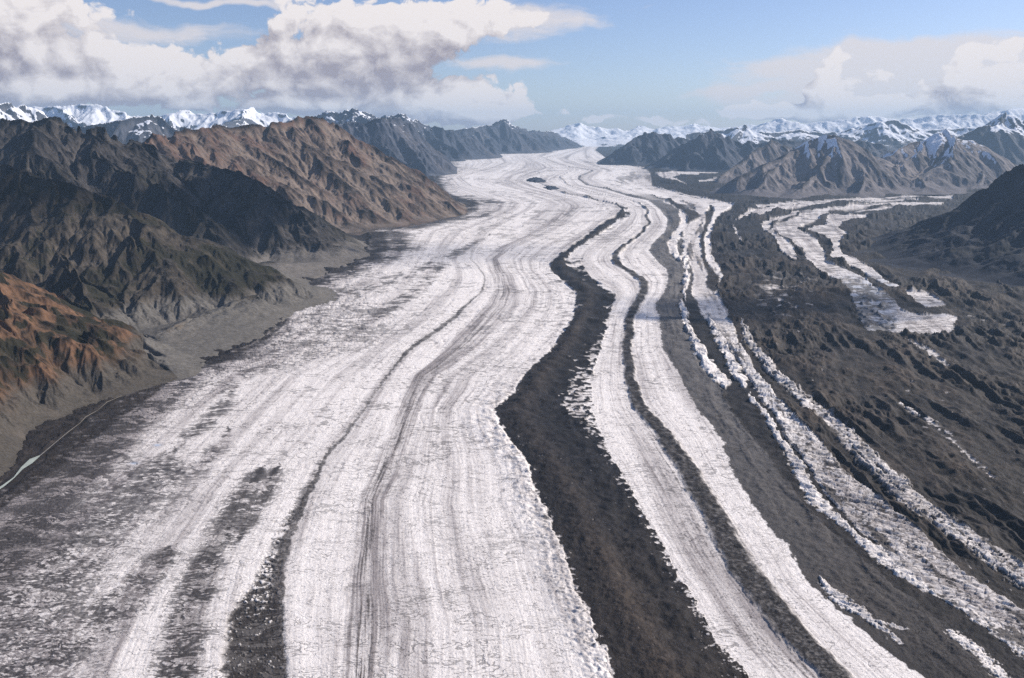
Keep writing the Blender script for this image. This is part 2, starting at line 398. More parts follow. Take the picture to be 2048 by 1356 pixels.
# crevasses: short cracks across the flow
def cr(lam, i, m):
    a = perlin(Xg[m]/(lam*1.5)+Yg[m]*.15/lam, Yg[m]/lam+Xg[m]*.12/lam, 40+i)
    b = perlin(Xg[m]/(lam*.7), Yg[m]/(lam*1.3), 60+i)
    return np.maximum(1-np.abs(a)*5.0, 0)**1.1*sst(b, -.15, .25)
crev = lod(cr, LAMS, 5.0)
def cr2(lam, i, m):
    a = perlin(Xg[m]/(lam*.9), Yg[m]/(lam*.9)-Xg[m]*.5/lam, 80+i)
    return np.maximum(1-np.abs(a)*5, 0)**1.5
crev2 = lod(cr2, LAMS, 4.5)
mott = lod(lambda lam, i, m: fbm(Xg[m]/(lam*1.15), Yg[m]/lam, 2, 100+i), LAMS, 3.3)
mott2 = lod(lambda lam, i, m: perlin(Xg[m]/(lam*1.2), Yg[m]/lam, 120+i), LAMS, 4.2)
log('crevasse noises')
big = fbm(Xg/900, Yg/1400, 3, 21)
med = fbm(Xg/240, Yg/420, 3, 25)
# foliation: long streaks that follow the flow coordinate
SY = np.log(Yg)*2.2
str1 = perlin(t/26, SY*.9, 31); str2 = perlin(t/9, SY*1.8, 33); str3 = perlin(t/3.3, SY*3, 35); str4 = perlin(t/1.5, SY*5, 37)
fs3 = perlin(t/7, SY*6, 39); fs2 = perlin(t/14, SY*5, 41)
streak = .34*str1+.38*str2+.42*str3+.3*str4
farf = sst(Yg, 9000, 24000)
nearf = 1-farf

crack = .06+.10*sst(med, -.1, .4)+.08*sst(big, 0, .4); deb = np.zeros(PX.shape); tone = np.zeros(PX.shape); dirt = np.zeros(PX.shape)
brown = np.clip(.35+.5*big+.3*med, 0, 1); val = np.clip(.45+.5*med+.25*mott, 0, 1); blue = np.zeros(PX.shape)
# ---- ice tone
bandn = perlin(t/38+3, SY*.6, 43)
tone += .02+.36*sst(bandn, .02, .45)+.44*np.clip(streak, -.4, 1)+.26*np.clip(str3-.1, 0, 1)*sst(str1+.6*str2, -.1, .4)
tone += .10*sst(TV['L2']-t, 0, 200)*sst(Yg, 9000, 3000)+.10*np.clip(big+.1, 0, 1)
tone += crev*(.40-.2*farf)*prof(284,.2, 400,.6, 560,1, 700,1.5, 1480,1.6)
tone += .14*mott+.10*mott2
# darker foliation band (broad greyish-brown ogive band) between L3 and L4
bL = lines['L3']; bR = lines['L4']; bs = np.clip((gx-bL)/(bR-bL), -1, 2)
bm = sst(bs, -.12, .12)*sst(1-bs, -.12, .12)
core = np.exp(-((bs-.42)/.24)**2)
tone += bm*(.36+.32*np.clip(.5+str3*1.6+str2, 0, 1))*prof(284,.25, 350,.35, 420,.7, 470,.8, 520,1, 1480,1)
dirt = np.maximum(dirt, bm*core*np.clip(.1+str4*1.2+str3*1.1+mott*.9, 0, .85)*prof(284,0, 460,.15, 560,.5, 760,.9, 1480,1))
# far pinkish dirty foliation upstream
tone += farf*(.07+.14*np.clip(str2*1.5+.3, 0, 1))
# side stripes at t ~ 930, 990 (thin grey lines on the pale tongue)
for tc_, wd_, am in ((905, 5, .35), (943, 3, .3), (965, 6, .22), (1003, 4, .28), (1030, 3, .22), (1212, 4, .30), (1222, 2, .35), (1238, 6, .25), (1290, 8, .22), (1318, 3, .22), (640, 6, .15), (705, 4, .16), (560, 8, .16)):
    tone += am*np.exp(-((t-tc_-2*str1)/wd_)**2)*np.clip(.6+str2+str3*.6, 0, 1)
# ---- thin medial line L2
c = lines['L2']; wl = prof(284,1.2, 420,2, 500,2, 560,1.6, 600,2.5, 640,6, 672,7, 700,6, 730,3, 800,2.2, 860,3, 930,5, 1000,6, 1060,8, 1120,10, 1160,14, 1200,14, 1260,10, 1480,10)
l2 = sst(wl-np.abs(gx-c-wig*.2), -1.5, 1.5)*prof(284,.2, 380,.35, 430,.25, 520,.45, 560,.8, 600,.9, 720,.9, 800,.6, 860,.85, 1480,1)
dirt = np.maximum(dirt, l2*np.clip(.85+mott*.6, 0, 1))
# ragged apron left of it, growing into the olive patch at the bottom
ap = prof(284,0, 900,6, 980,14, 1060,22, 1130,30, 1180,55, 1230,88, 1300,108, 1360,112, 1480,120)
ac = lines['L2']-ap*.5
am_ = sst(ap*.62-np.abs(gx-ac), -10, 14)*(ap > 3)
apd = am_*sst(mott*1.2+mott2*.8+prof(284,-.3, 1080,-.15, 1180,.1, 1260,.45, 1480,.5), -.05, .12)
dirt = np.maximum(dirt, apd*.9); crack = np.maximum(crack, am_*.8)
# ---- mottled dark stripes (dirt in crevasses) on the lower left tongue
def mstripe(pts, wpts, thr, strength=1.0, br=None):
    y, x = L(*pts); wy, ww = L(*wpts)
    c = np.interp(PY[:, 0], y, x)[:, None]; hw = np.interp(PY[:, 0], wy, ww, left=0, right=ww[-1])[:, None]
    e = np.where(hw > .5, np.exp(-(np.abs(gx-c)/np.maximum(hw, .5))**2.6), 0)
    return e*sst(mott*1.0+mott2*.9+thr*e, .0, .16)*strength, e
e_list = []
for pts, wp, thr in (
    ((930,530, 960,505, 1000,480, 1060,445, 1120,420, 1180,400, 1240,380, 1300,362, 1356,345, 1480,310), (930,0, 945,22, 1000,34, 1100,42, 1200,40, 1300,52, 1480,60), .34),
    ((930,560, 960,545, 1000,520, 1050,490, 1090,470), (925,0, 945,14, 1000,22, 1050,24, 1090,0), .30),
    ((760,330, 800,270, 850,230, 900,190, 950,150, 1000,90, 1060,40, 1120,-20, 1480,-300), (752,0, 770,45, 820,60, 900,75, 950,90, 1000,100, 1100,120, 1480,200), .36),
    ((930,330, 960,300, 1000,250, 1060,170, 1120,110, 1180,60, 1260,20, 1356,-10, 1480,-60), (900,0, 940,90, 1000,110, 1060,120, 1180,140, 1260,190, 1356,180, 1480,200), .12),
    ((1110,330, 1150,290, 1200,240, 1260,170, 1320,110, 1400,60), (1090,0, 1110,40, 1180,60, 1260,70, 1320,70, 1400,60), .12),
    ((1240,60, 1300,70, 1356,60, 1480,40), (1240,40, 1300,90, 1480,120), .12),
    ((780,470, 830,430, 880,370, 920,330), (760,0, 800,20, 860,26, 920,0), .0),
    ((470,980, 500,920, 540,870, 565,850, 590,815, 610,790, 640,740, 680,690), (465,0, 500,16, 560,18, 600,22, 640,18, 680,0), -.02),
    ((530,860, 545,830, 560,780, 575,720, 600,660), (520,0, 545,34, 575,40, 600,0), -.06),
    ((620,640, 680,560, 740,500, 800,420), (610,0, 650,40, 740,40, 800,0), -.16),
    ((860,455, 900,430, 940,400), (850,0, 900,26, 940,0), .0)):
    d_, e_ = mstripe(pts, wp, thr); dirt = np.maximum(dirt, d_*.30); tone = tone+e_*.16+d_*.25; crack = np.maximum(crack, e_*(.62+thr*.9+.6*mott+.25*med)); e_list.append(e_)
# whole left margin of the tongue: dirty, chopped ice
marg = sst(prof(284,6, 400,10, 430,30, 520,90, 600,200, 680,260, 760,200, 900,170, 1000,230, 1480,500)-(gx-lines['L0']), -60, 90)
crack = np.maximum(crack, marg*(.42+.35*med+.3*mott)*prof(284,.1, 440,.6, 560,1, 1480,1))
tone += marg*(.22+.30*crev2)*prof(284,.3, 440,.6, 560,1, 1480,1)
dirt = np.maximum(dirt, marg*sst(crev2+mott*.7, .62, .95)*.35*prof(284,.2, 500,.8, 1480,1))
# dark debris edge along the left bank
eb = prof(284,4, 350,10, 385,14, 405,50, 425,50, 440,40, 460,30, 495,44, 530,28, 570,26, 620,14, 650,10, 700,22, 740,42, 780,56, 830,62, 880,70, 920,70, 1000,60, 1100,90, 1480,160)
edge = sst(eb-(gx-lines['L0']), -7, 9)
dirt = np.maximum(dirt, edge*np.clip(.96+mott2*1.1+med*.5-prof(284,.1, 700,.1, 760,0, 1480,0), 0, 1))
edge_soft = sst(eb*2.2-(gx-lines['L0']), -30, 30)
dirt = np.maximum(dirt, edge_soft*sst(mott+mott2*.6, .08, .35)*.35); crack = np.maximum(crack, edge_soft*(.85+.5*med)); tone = tone+edge_soft*.35; brown = np.maximum(brown, edge_soft*.8)
log('left tongue')
# ---- M1 medial moraine between L5 and L6
m1 = band(lines['L5'], lines['L6'], 1.4)*prof(284,0, 362,0, 366,.7, 386,.8, 402,1, 408,1, 1480,1)
# narrow upper trail
# ice islands inside the moraine and ragged white blocks on its right half
s1 = np.clip((gx-lines['L5'])/np.maximum(lines['L6']-lines['L5'], 1), 0, 1)
isl = prof(284,0, 410,.4, 440,.6, 470,.7, 500,.75, 540,.35, 560,.25, 575,.75, 590,.5, 640,.35, 700,.45, 760,.5, 820,.5, 860,.5, 890,.35, 930,.1, 1000,.12, 1480,.16)
isx = prof(284,.5, 470,.5, 520,.35, 560,.75, 590,.80, 640,.82, 700,.74, 760,.62, 820,.66, 870,.80, 930,.90, 1480,.94)
blk1 = sst(s1, isx-.12, isx+.14)
ism = blk1*isl*1.35+sst(mott2+.3*med, .30, .55)*.40*prof(284,0, 540,0, 600,.6, 720,1, 850,.6, 900,.15, 1480,.05)
m1 = m1*(1-sst(ism+mott*.85+mott2*.5, .62, .78))
eb1 = np.exp(-np.maximum(gx-lines['L5'], 0)/7)+np.exp(-np.maximum(lines['L6']-gx, 0)/prof(284,4, 700,9, 900,20, 1480,26))
m1 = m1*(1-sst(eb1*.75+mott2*.9+mott*.9, .62, .85)*sst(PY, 500, 600))
deb = np.maximum(deb, m1)
# ragged ice cliff edge along L5: dark pits eating the ice edge
pit = sst(26-(lines['L5']-gx), 0, 20)*sst(lines['L5']-gx, -3, 3)
dirt = np.maximum(dirt, pit*sst(mott2+.4*mott, .22, .4)*.85*prof(284,0, 500,0, 540,.8, 1480,1))
# ---- thin moraine L7
w7 = prof(284,.8, 340,1.1, 390,1.6, 410,2.2, 440,3, 480,4.5, 520,7, 560,9, 600,9, 700,9, 780,12, 850,16, 920,20, 1000,23, 1100,26, 1200,30, 1300,33, 1480,36)
m7 = sst(w7-np.abs(gx-lines['L7']-wig*.1), -.30*w7-.6, .30*w7+.6)
deb = np.maximum(deb, m7*np.clip(.97+mott*.4, 0, 1)*prof(284,.25, 340,.5, 400,.7, 440,1, 1480,1))
h7 = np.exp(-np.abs(gx-lines['L7']+w7*1.4)/(w7*1.6))*(gx < lines['L7'])
tone += h7*.35*prof(284,0, 640,.1, 700,.6, 800,1, 1480,1)
dirt = np.maximum(dirt, h7*sst(mott+str3*.5, .1, .5)*.8*prof(284,0, 760,0, 820,.9, 1480,1))
# ---- M2 broad moraine L8..L9, then darker rubble to S1
m2 = band(lines['L8'], lines['L9'], 1.2)*prof(284,.35, 340,.8, 1480,1)
deb = np.maximum(deb, m2)
rub = band(lines['L9']-5, lines['S1'], 2)*prof(284,0, 385,0, 395,.5, 410,.85, 560,.9, 640,1, 1480,1)
s0 = np.zeros(PX.shape)
def ribbon(pts, wpts, rag=1.0):
    y, x = L(*pts); wy, ww = L(*wpts)
    c = np.interp(PY[:, 0], y, x)[:, None]; hw = np.interp(PY[:, 0], wy, ww, left=0, right=0)[:, None]
    return np.where(hw > .3, sst(hw-np.abs(gx-c)+(mott*.9+mott2*.8)*hw*rag, -.18*hw-.6, .18*hw+.6), 0)
blocks = np.zeros(PX.shape)
for pts, wp, rg in (
    ((420,1362, 445,1372, 470,1352, 490,1344, 505,1348, 522,1362), (416,1, 430,8, 490,9, 515,7, 524,0), .6),
    ((404,1330, 420,1372, 440,1385, 470,1374, 500,1372, 540,1372, 600,1370), (402,2, 420,5, 440,9, 500,7, 560,5, 604,0), 1.6),
    ((600,1362, 648,1372, 683,1390, 727,1412, 758,1440, 775,1452), (598,0, 612,5, 683,8, 740,13, 765,14, 778,0), 1.1),
    ((640,1418, 701,1450, 754,1478, 775,1490), (636,0, 650,6, 701,8, 760,10, 778,0), 1.4),
    ((790,1498, 830,1528, 880,1562, 893,1569, 959,1606, 1011,1643, 1040,1672, 1085,1728, 1100,1748, 1136,1795, 1173,1850, 1200,1890, 1221,1925, 1260,1985, 1306,2050, 1356,2110), (786,0, 800,4, 860,5, 890,8, 959,12, 1011,15, 1040,10, 1070,7, 1096,14, 1136,20, 1173,17, 1200,9, 1225,12, 1260,12, 1306,16, 1400,16), 1.2),
    ((1195,1661, 1230,1720, 1262,1800, 1262,1894, 1306,1957, 1360,2010), (1190,0, 1200,10, 1230,8, 1245,3, 1262,10, 1306,12, 1360,12), 1.8),
    ((1160,1640, 1200,1680, 1240,1740, 1290,1800), (1150,0, 1170,8, 1200,14, 1240,8, 1290,4), 1.7)):
    blocks = np.maximum(blocks, ribbon(pts, wp, rg))
rub = rub*(1-blocks)
deb = np.maximum(deb, rub)
deb = deb*(1-blocks*(gx > lines['L8']))
# squiggly dark dirt in the right-hand white branch, rows 395..560
g3 = band(lines['S1'], lines['L10'], 2)
sq = sst(str2*.8+str3*.6+mott*.5+.1*med, .22, .42)*g3*prof(284,.1, 340,.35, 400,.8, 470,.8, 560,.6, 640,.3, 1480,.1)
deb = np.maximum(deb, sq*.95)
dk = ribbon((388,1290, 400,1335, 415,1365, 428,1385, 438,1388, 446,1376), (386,0, 396,4, 415,10, 430,13, 440,10, 448,0), .25)
deb = np.maximum(deb, dk)
dk2 = ribbon((416,1422, 440,1416, 480,1404, 520,1408, 545,1425, 580,1428), (410,3, 425,8, 450,4, 520,4, 545,8, 560,14, 578,10, 584,0), .3)
deb = np.maximum(deb, dk2)
# serac strip S1 : chopped blocks with dark gaps
f1, f2, cid = worley(Xg/30+.5*perlin(Xg/45, Yg/45, 5)+.2*mott, Yg/27+.5*perlin(Xg/40, Yg/50, 6), 3, 1.0)
gap = sst(f2-f1, .22, .03)*sst(700/dY, 12, 40)
crack = np.maximum(crack, g3*sst(PY, 560, 660)*(.12+.4*mott))
tone += g3*sst(PY, 600, 700)*(.35*gap+.12*cid)
dirt = np.maximum(dirt, g3*gap*.40*sst(PY, 560, 700))
dirt = np.maximum(dirt, g3*sst(mott+mott2*.8+.9*fs3+.5*fs2, .28, .45)*.85*sst(PY, 600, 720))
# ---- everything right of L10 : debris-mantled ice, with traced ice windows
rt = sst(gx-lines['L10'], -1.5, 1.5)
deb = np.maximum(deb, rt)
# upstream, rows < 345: right of L10 the grey apron fades
S2 = ribbon((645,1485, 683,1498, 718,1525, 745,1547, 772,1585, 807,1620, 842,1655, 878,1697, 918,1737, 953,1780, 981,1800, 1022,1852, 1055,1901, 1092,1957, 1129,2012, 1160,2060, 1250,2200), (642,0, 652,4, 683,9, 745,12, 807,15, 878,21, 930,27, 981,24, 1022,30, 1055,24, 1129,26, 1250,30), .75)
def pip(poly):
    p = np.array(poly, float); c = np.zeros(PX.shape, bool); xx = gx+mott*7; yy = PY+wB/mpp*.3+mott*2.5
    n = len(p)
    sel = (xx > p[:, 0].min()-3) & (xx < p[:, 0].max()+3) & (yy > p[:, 1].min()-3) & (yy < p[:, 1].max()+3)
    xs, ys = xx[sel], yy[sel]; cc = np.zeros(xs.shape, bool)
    for i in range(n):
        x1, y1 = p[i]; x2, y2 = p[(i+1) % n]
        if y1 == y2: continue
        k = ((y1 > ys) != (y2 > ys)) & (xs < (x2-x1)*(ys-y1)/(y2-y1)+x1)
        cc ^= k
    c[sel] = cc
    return c.astype(float)
TRI = pip([(1890,404),(1802,405),(1716,409),(1628,419),(1596,422),(1539,439),(1523,448),(1527,456),(1549,472),(1558,494),(1577,513),(1592,517),(1589,497),(1577,483),(1552,466),(1545,458),(1577,478),(1606,500),(1615,522),(1647,545),(1675,557),(1697,576),(1710,608),(1720,640),(1735,662),(1764,659),(1796,665),(1875,669),(1894,666),(1909,652),(1911,633),(1890,628),(1843,630),(1805,622),(1789,598),(1751,573),(1723,551),(1685,535),(1653,522),(1650,503),(1631,475),(1592,456),(1621,446),(1637,440),(1642,428),(1669,424),(1748,421),(1796,415),(1875,410)])
TRI = np.maximum(TRI, pip([(1655,429),(1700,430),(1740,427),(1720,436),(1685,443),(1678,456),(1694,465),(1676,490),(1682,505),(1713,517),(1748,539),(1767,558),(1807,574),(1780,573),(1742,553),(1713,534),(1672,521),(1660,513),(1667,497),(1663,480),(1615,457),(1634,451),(1653,446)]))
TRI = np.maximum(TRI, pip([(1810,583),(1849,582),(1871,594),(1894,609),(1856,615),(1830,603)]))
TRI = np.maximum(TRI, pip([(1511,410),(1560,406),(1653,399),(1760,394),(1905,392),(1905,396),(1760,398),(1653,403),(1560,410),(1515,414)]))
TRI = np.maximum(TRI, pip([(1473,440),(1495,422),(1527,415),(1596,408),(1653,402),(1748,399),(1860,399),(1748,404),(1660,408),(1600,414),(1545,422),(1500,433)]))
TRI = np.maximum(TRI, pip([(1465,452),(1470,452),(1482,480),(1476,476)]))
TRI = np.maximum(TRI, pip([(1808,677),(1830,684),(1870,704),(1900,738),(1880,728),(1850,706)])*sst(mott2, -.3, .0))
# small tributary arm (right of the fold, row ~345) and valley glacier behind
TRI = np.maximum(TRI, pip([(1310,346),(1360,342),(1450,338),(1462,341),(1430,345),(1370,349),(1335,356),(1322,354)]))
TRI = np.maximum(TRI, pip([(1335,353),(1350,356),(1375,368),(1360,364),(1340,358)]))
TRI = np.maximum(TRI, pip([(1395,361),(1440,357),(1430,361),(1400,364)]))
gz = sst(PX, 1640, 1700)*sst(1800-PX, -10, 30)*sst(PY, 530, 580)*sst(668-PY, 0, 12)
triA = TRI*(1-gz*sst(mott+mott2, -.12, .25)*.85)
for (y0, x0, wx, wy, th_) in ((575,1550,14,16,.0), (590,1570,40,30,.22), (600,1590,34,26,.25), (430,1600,0,0,1)):
    if wx: triA = np.maximum(triA, np.exp(-((gx-x0)/wx)**2-((PY-y0)/wy)**2)*sst(mott2+mott*.6, th_, th_+.15)*1.6)
# scattered bare-ice faces on the debris
sc_e = sst(perlin(Xg/420, Yg/700, 71)+.25*perlin(Xg/140, Yg/150, 72), .12, .5)
triA = np.maximum(triA, rt*sc_e*sst(mott2+.5*mott, .47, .56)*sst(PY, 560, 640)*.8)
for (x0, y0, a_, b_, wd) in ((1800,805,1905,870,10), (1870,850,1990,960,8)):
    tt = np.clip(((PX-x0)*(a_-x0)+(PY-y0)*(b_-y0))/((a_-x0)**2+(b_-y0)**2), 0, 1)
    dd = np.hypot(PX-x0-tt*(a_-x0), PY-y0-tt*(b_-y0))
    triA = np.maximum(triA, sst(wd*(.2+mott2*1.3+mott)-dd, -1, 2))
triA = np.clip(triA, 0, 1)
ice_r = np.clip(np.maximum(S2*(1-.9*sst(mott+mott2*.8+.7*fs3, .20, .38)), triA), 0, 1)
deb = deb*(1-ice_r*rt)
crack = np.where(rt*ice_r > .3, .26+.4*mott+.5*triA*gz+.25*np.clip(big+med, 0, 1), crack); tone += rt*ice_r*(.22+.25*gap+.4*crev)
dirt = np.where(rt > .5, 0, dirt)
# dark thin lines inside the tributary
for pts in ([(1600,424),(1592,432),(1545,448),(1540,456)], [(1780,410),(1720,418),(1660,423)], [(1655,428),(1640,440),(1600,455)]):
    for (x0, y0), (x1, y1) in zip(pts[:-1], pts[1:]):
        tt = np.clip(((gx-x0)*(x1-x0)+(PY-y0)*(y1-y0))/((x1-x0)**2+(y1-y0)**2), 0, 1)
        dd = np.hypot(gx-x0-tt*(x1-x0), PY-y0-tt*(y1-y0)); deb = np.maximum(deb, sst(2.6-dd, -.8, .8)*rt)
# valley sides left of the tongue
lt = sst(lines['L0']-gx, -2, 2)
deb = np.maximum(deb, lt)
log('masks')
deb = np.clip(deb, 0, 1); dirt = np.clip(dirt, 0, 1)
# ---- debris colours
inM1 = (gx > lines['L5']-30) & (gx < lines['L6']+4); inM2 = (gx > lines['L8']-2) & (gx < lines['S1'])
crest = np.exp(-((s1-prof(284,.4, 560,.35, 700,.25, 850,.25, 950,.32, 1060,.35, 1480,.4))/.17)**2)
val = np.where(inM1, np.clip(.04+.62*crest*(.8+.6*med)+.18*mott+prof(284,0, 980,0, 1100,.15, 1480,.2), 0, 1), val)
brown = np.where(inM1, np.clip(.08+.3*crest+.35*big+prof(284,-.1, 800,0, 1000,.2, 1480,.4), 0, 1), brown)
s2 = np.clip((gx-lines['L8'])/np.maximum(lines['L9']-lines['L8'], 1), 0, 2)
val = np.where(inM2, np.clip(.22*sst(1.15-s2, 0, .4)+.22*mott+.2*med+.3*fs2*sst(s2, .2, .8)+.04, 0, 1), val)
brown = np.where(inM2, np.clip(.12+.3*big+prof(284,-.1, 800,0, 1000,.15, 1480,.3), 0, 1), brown)
rb = rt > .5
val = np.where(rb, np.clip(.22+.55*med+.45*mott+.35*big-.25*sst(PX, 1880, 2000)*sst(PY, 600, 700), 0, 1), val)
brown = np.where(rb, np.clip(prof(284,0, 430,.1, 560,.6, 700,.85, 1480,.8)+.6*big+.25*med, 0, 1), brown)
m7c = m7 > .3
val = np.where(m7c, .15+.2*np.clip(.5+mott, 0, 1), val); brown = np.where(m7c, .25, brown)
lb = (gx < lines['L2'])
brown = np.where(lb, np.clip(.45+.4*big, 0, 1), brown); val = np.where(lb, np.clip(.22+.6*mott+.3*mott2, 0, 1), val)
blue = np.clip(triA*gz*.55, 0, 1)
blue = np.maximum(blue, np.exp(-((PX-315)/7)**2-((PY-890)/2.2)**2)+np.exp(-((PX-268)/8)**2-((PY-926)/2.2)**2))
# ---- relief
pxm = dY
zz = floor_z(Yg)
zz = zz + crev*-1.0*(.10*np.clip(dY*3.2, 5, 110))*(1-deb)*(1-.6*farf)
zz = zz - marg*crev2*.16*np.clip(dY*3.2, 5, 90)*(1-.7*farf)
zz = zz + streak*.9*nearf*(1-deb)
hum = fbm(Xg/150, Yg/150, 3, 51); hum2 = lod(lambda lam, i, m: perlin(Xg[m]/lam, Yg[m]/lam, 140+i)*lam, LAMS, 5.0)
rid = 1-np.abs(fbm(Xg/90+.4*hum, Yg/70, 3, 55))*2
ax = t*3.0
h_a = fbm(ax/120+.3*hum, Yg/330, 4, 61, .55); h_b = 1-np.abs(fbm(ax/95, Yg/210+.5*hum, 4, 63, .5))*2.2; h_c = fbm(ax/420, Yg/900, 2, 65)
h_s = np.maximum(1-np.abs(perlin(ax/150+.3*h_c, Yg/1500, 68))*4, 0)*sst(perlin(ax/300, Yg/900, 69), -.1, .3)
debh = deb*(hum*7+rid*4+hum2*.22)
debh = np.where(rb, deb*(h_a*38*(.35+1.2*sst(perlin(ax/700, Yg/1300, 67), -.25, .4))+h_s*22+h_b*14*sst(h_c+.3*hum, -.15, .35)+h_c*25+hum2*.20), debh)
val = np.where(rb, np.clip(.14+1.3*h_a+.4*mott+.4*h_c+.55*fs2-.3*sst(PX, 1860, 2000)*sst(PY, 560, 680), 0, 1), val)
brown = np.where(rb, np.clip(brown+.5*h_c-.3*h_a, 0, 1), brown)
debh = np.where(inM1 | inM2 | m7c, deb*(hum*prof(284,8, 900,12, 1100,24, 1480,26)*sst(s1, .25, .6)*sst(1-s1, 0, .2)*inM1+hum2*.22+rid*3)*np.where(inM2, sst(s2, 0, .25)*sst(gx-lines['L8'], 0, 12), 1), debh)
zz = zz + debh*(1-.4*farf)
zz = zz + np.where(inM1, m1*14*crest*sst(s1, 0, .2), 0) + np.where(inM2, m2*sst(s2,0,.6)*(3+5*sst(fs2+.9*med+.3*mott, 0, .5)), 0) + np.where(m7c, m7*5, 0)
icey = (1-deb)
blockh = (1-sst(f2-f1, .25, .0))*(4+9*cid)
fin = lod(lambda lam, i, m: (1-np.abs(perlin((Xg[m]*.75-Yg[m]*.4)/(lam*2.4), (Yg[m]*.9+Xg[m]*.45)/lam, 180+i))*2.2)*lam, [10, 20, 40, 80], 4.5)
blockh = blockh*.22+np.maximum(fin, -20)*.42
zz = zz + icey*blockh*np.clip(g3*sst(PY, 600, 720)+rt*(S2 > .4)+blocks, 0, 1)
zz = zz + mott*(dirt > .3)*3.0*(PY > 500)
zz = zz - apd*4
chop = sst(lines['L5']-gx, 90, 10)*sst(lines['L5']-gx, -2, 6)*sst(PY, 700, 900)
zz = zz + chop*(lod(lambda lam, i, m: np.abs(perlin(Xg[m]/lam, Yg[m]/lam, 170+i))*lam, [24, 48, 96, 200], 6.0)*.35+blockh*.5)*(1-deb)
zz = np.where(gx < lines['L0']-40/mpp, zz-5, zz)
STREAM = [(-60,1012), (-20,988), (6,972), (28,955), (44,936), (62,922), (80,911)]
BROOK = [(80,911), (112,884), (136,864), (160,846), (171,834), (196,820), (214,804), (240,793), (270,772), (290,760)]
POND = [(1783,510),(1793,506),(1802,506),(1807,511),(1814,515),(1826,520),(1840,523),(1852,525),(1846,528),(1837,529),(1822,529),(1808,527),(1798,520),(1790,515)]
for pl_, wd in ((STREAM, 16), (BROOK, 7)):
    dd = np.full(PX.shape, 1e3); sel = (PX > -120) & (PX < 330) & (PY > 730) & (PY < 1050)
    for (x0, y0), (x1, y1) in zip(pl_[:-1], pl_[1:]):
        tt = np.clip(((PX[sel]-x0)*(x1-x0)+(PY[sel]-y0)*(y1-y0))/((x1-x0)**2+(y1-y0)**2), 0, 1)
        dd[sel] = np.minimum(dd[sel], np.hypot(PX[sel]-x0-tt*(x1-x0), PY[sel]-y0-tt*(y1-y0)))
    zz = lerp(zz, -6, sst(wd-dd, 0, 6))
pm = np.exp(-np.maximum(np.hypot((PX-1818)/46, (PY-525)/24)-.8, 0)**2*8)
zz = lerp(zz, -8, pm)
log('relief')
GM = glacier_material()
fq = quads(nR, nC)
cx = (t[:-1, :-1]); gxx = gx[:-1, :-1]
def ln(n): return lines[n][:-1]
rowc = PY[:-1, :-1]
cls = np.zeros(cx.shape, int)
cls[gxx < ln('L0')] = 4
cls[(gxx >= ln('L5')) & (gxx < ln('L6')) & (rowc > 362)] = 1
cls[(gxx >= ln('L8')) & (gxx < ln('S1')) & (rowc > 340)] = 2
cls[gxx >= ln('L10')] = 3
cls[(gxx >= ln('L10')) & (triA[:-1, :-1] > .5)] = 5
cls[(m7[:-1, :-1] > .5) & (rowc > 400)] = 6
att = {'mask': (deb, np.clip(tone, 0, 1), dirt), 'hue': (brown, val, blue, np.clip(crack, 0, 1))}
for c_, nm, lab, cat in ((0, 'glacier', 'wide white glacier tongue striped with grey flow lines winding down the valley', 'glacier'),
                    (1, 'medial_moraine', 'broad black rubble moraine splitting the white glacier in the centre', 'moraine'),
                    (2, 'medial_moraine', 'grey gravel moraine with scattered white ice blocks right of the thin dark stripe', 'moraine'),
                    (6, 'medial_moraine', 'thin winding dark stripe of debris down the middle of the narrow ice stream', 'moraine'),
                    (3, 'debris_covered_ice', 'brown hummocky rubble covered ice filling the right side of the valley', 'moraine'),
                    (5, 'tributary_glacier', 'pale side glacier curving in from the right between brown rubble', 'glacier'),
                    (4, 'valley_floor', 'rubble valley floor below the dark left mountains', 'ground')):
    f_ = fq[cls == c_]
    if len(f_): tag(build(nm, Xg, Yg, zz, f_, GM, att), lab, cat)
log('ground built')
del wA, wB, crev, crev2, mott2, str1, str2, str3, str4

# ------------------------------------------------------------------ mountains
def erode(X, Y, gxs, gys, wl, octv=5, amp=.2, branch=1.6, slope_k=1.5, gain=.44, seed=0):
    """gullies that run down the slope (cosine ridges across it), each octave branching off the last"""
    h = np.zeros(X.shape, F32); hx = np.zeros(X.shape, F32); hy = np.zeros(X.shape, F32)
    a = amp; f = 1.0/wl
    for o in range(octv):
        dx = (-(gys+hy*branch)*slope_k).astype(F32); dy = ((gxs+hx*branch)*slope_k).astype(F32)
        l = np.sqrt(dx*dx+dy*dy)+1e-5; s = np.minimum(l, 1.15)/l; flatw = sst(l, .08, .50)
        dx *= s; dy *= s
        x = X*f; y = Y*f; x0 = np.floor(x); y0 = np.floor(y)
        fx = (x-x0).astype(F32); fy = (y-y0).astype(F32); ix = x0.astype(np.int64); iy = y0.astype(np.int64)
        sh = 0; sx_ = 0; sy_ = 0; sw = 0
        for i in (-1, 0, 1):
            for j in (-1, 0, 1):
                hh = hsh(ix+i, iy+j, seed+o*7+1)
                px_ = fx-i-RX[hh]*.8-.1; py_ = fy-j-RY[hh]*.8-.1
                w_ = np.exp(-2.2*(px_*px_+py_*py_))
                ph = (px_*dx+py_*dy)*F32(2*np.pi)
                sh = sh+w_*np.cos(ph); sn = w_*np.sin(ph); sx_ = sx_-sn*dx; sy_ = sy_-sn*dy; sw = sw+w_
        c_ = np.clip(sh/sw, -1, 1); h += a*wl*flatw*(1.2-2*np.sqrt((1-c_)*.5+1e-3)); k = a*wl*f*2*np.pi*.5
        hx += k*sx_/sw; hy += k*sy_/sw
        a *= gain; f *= 2.0
    return h

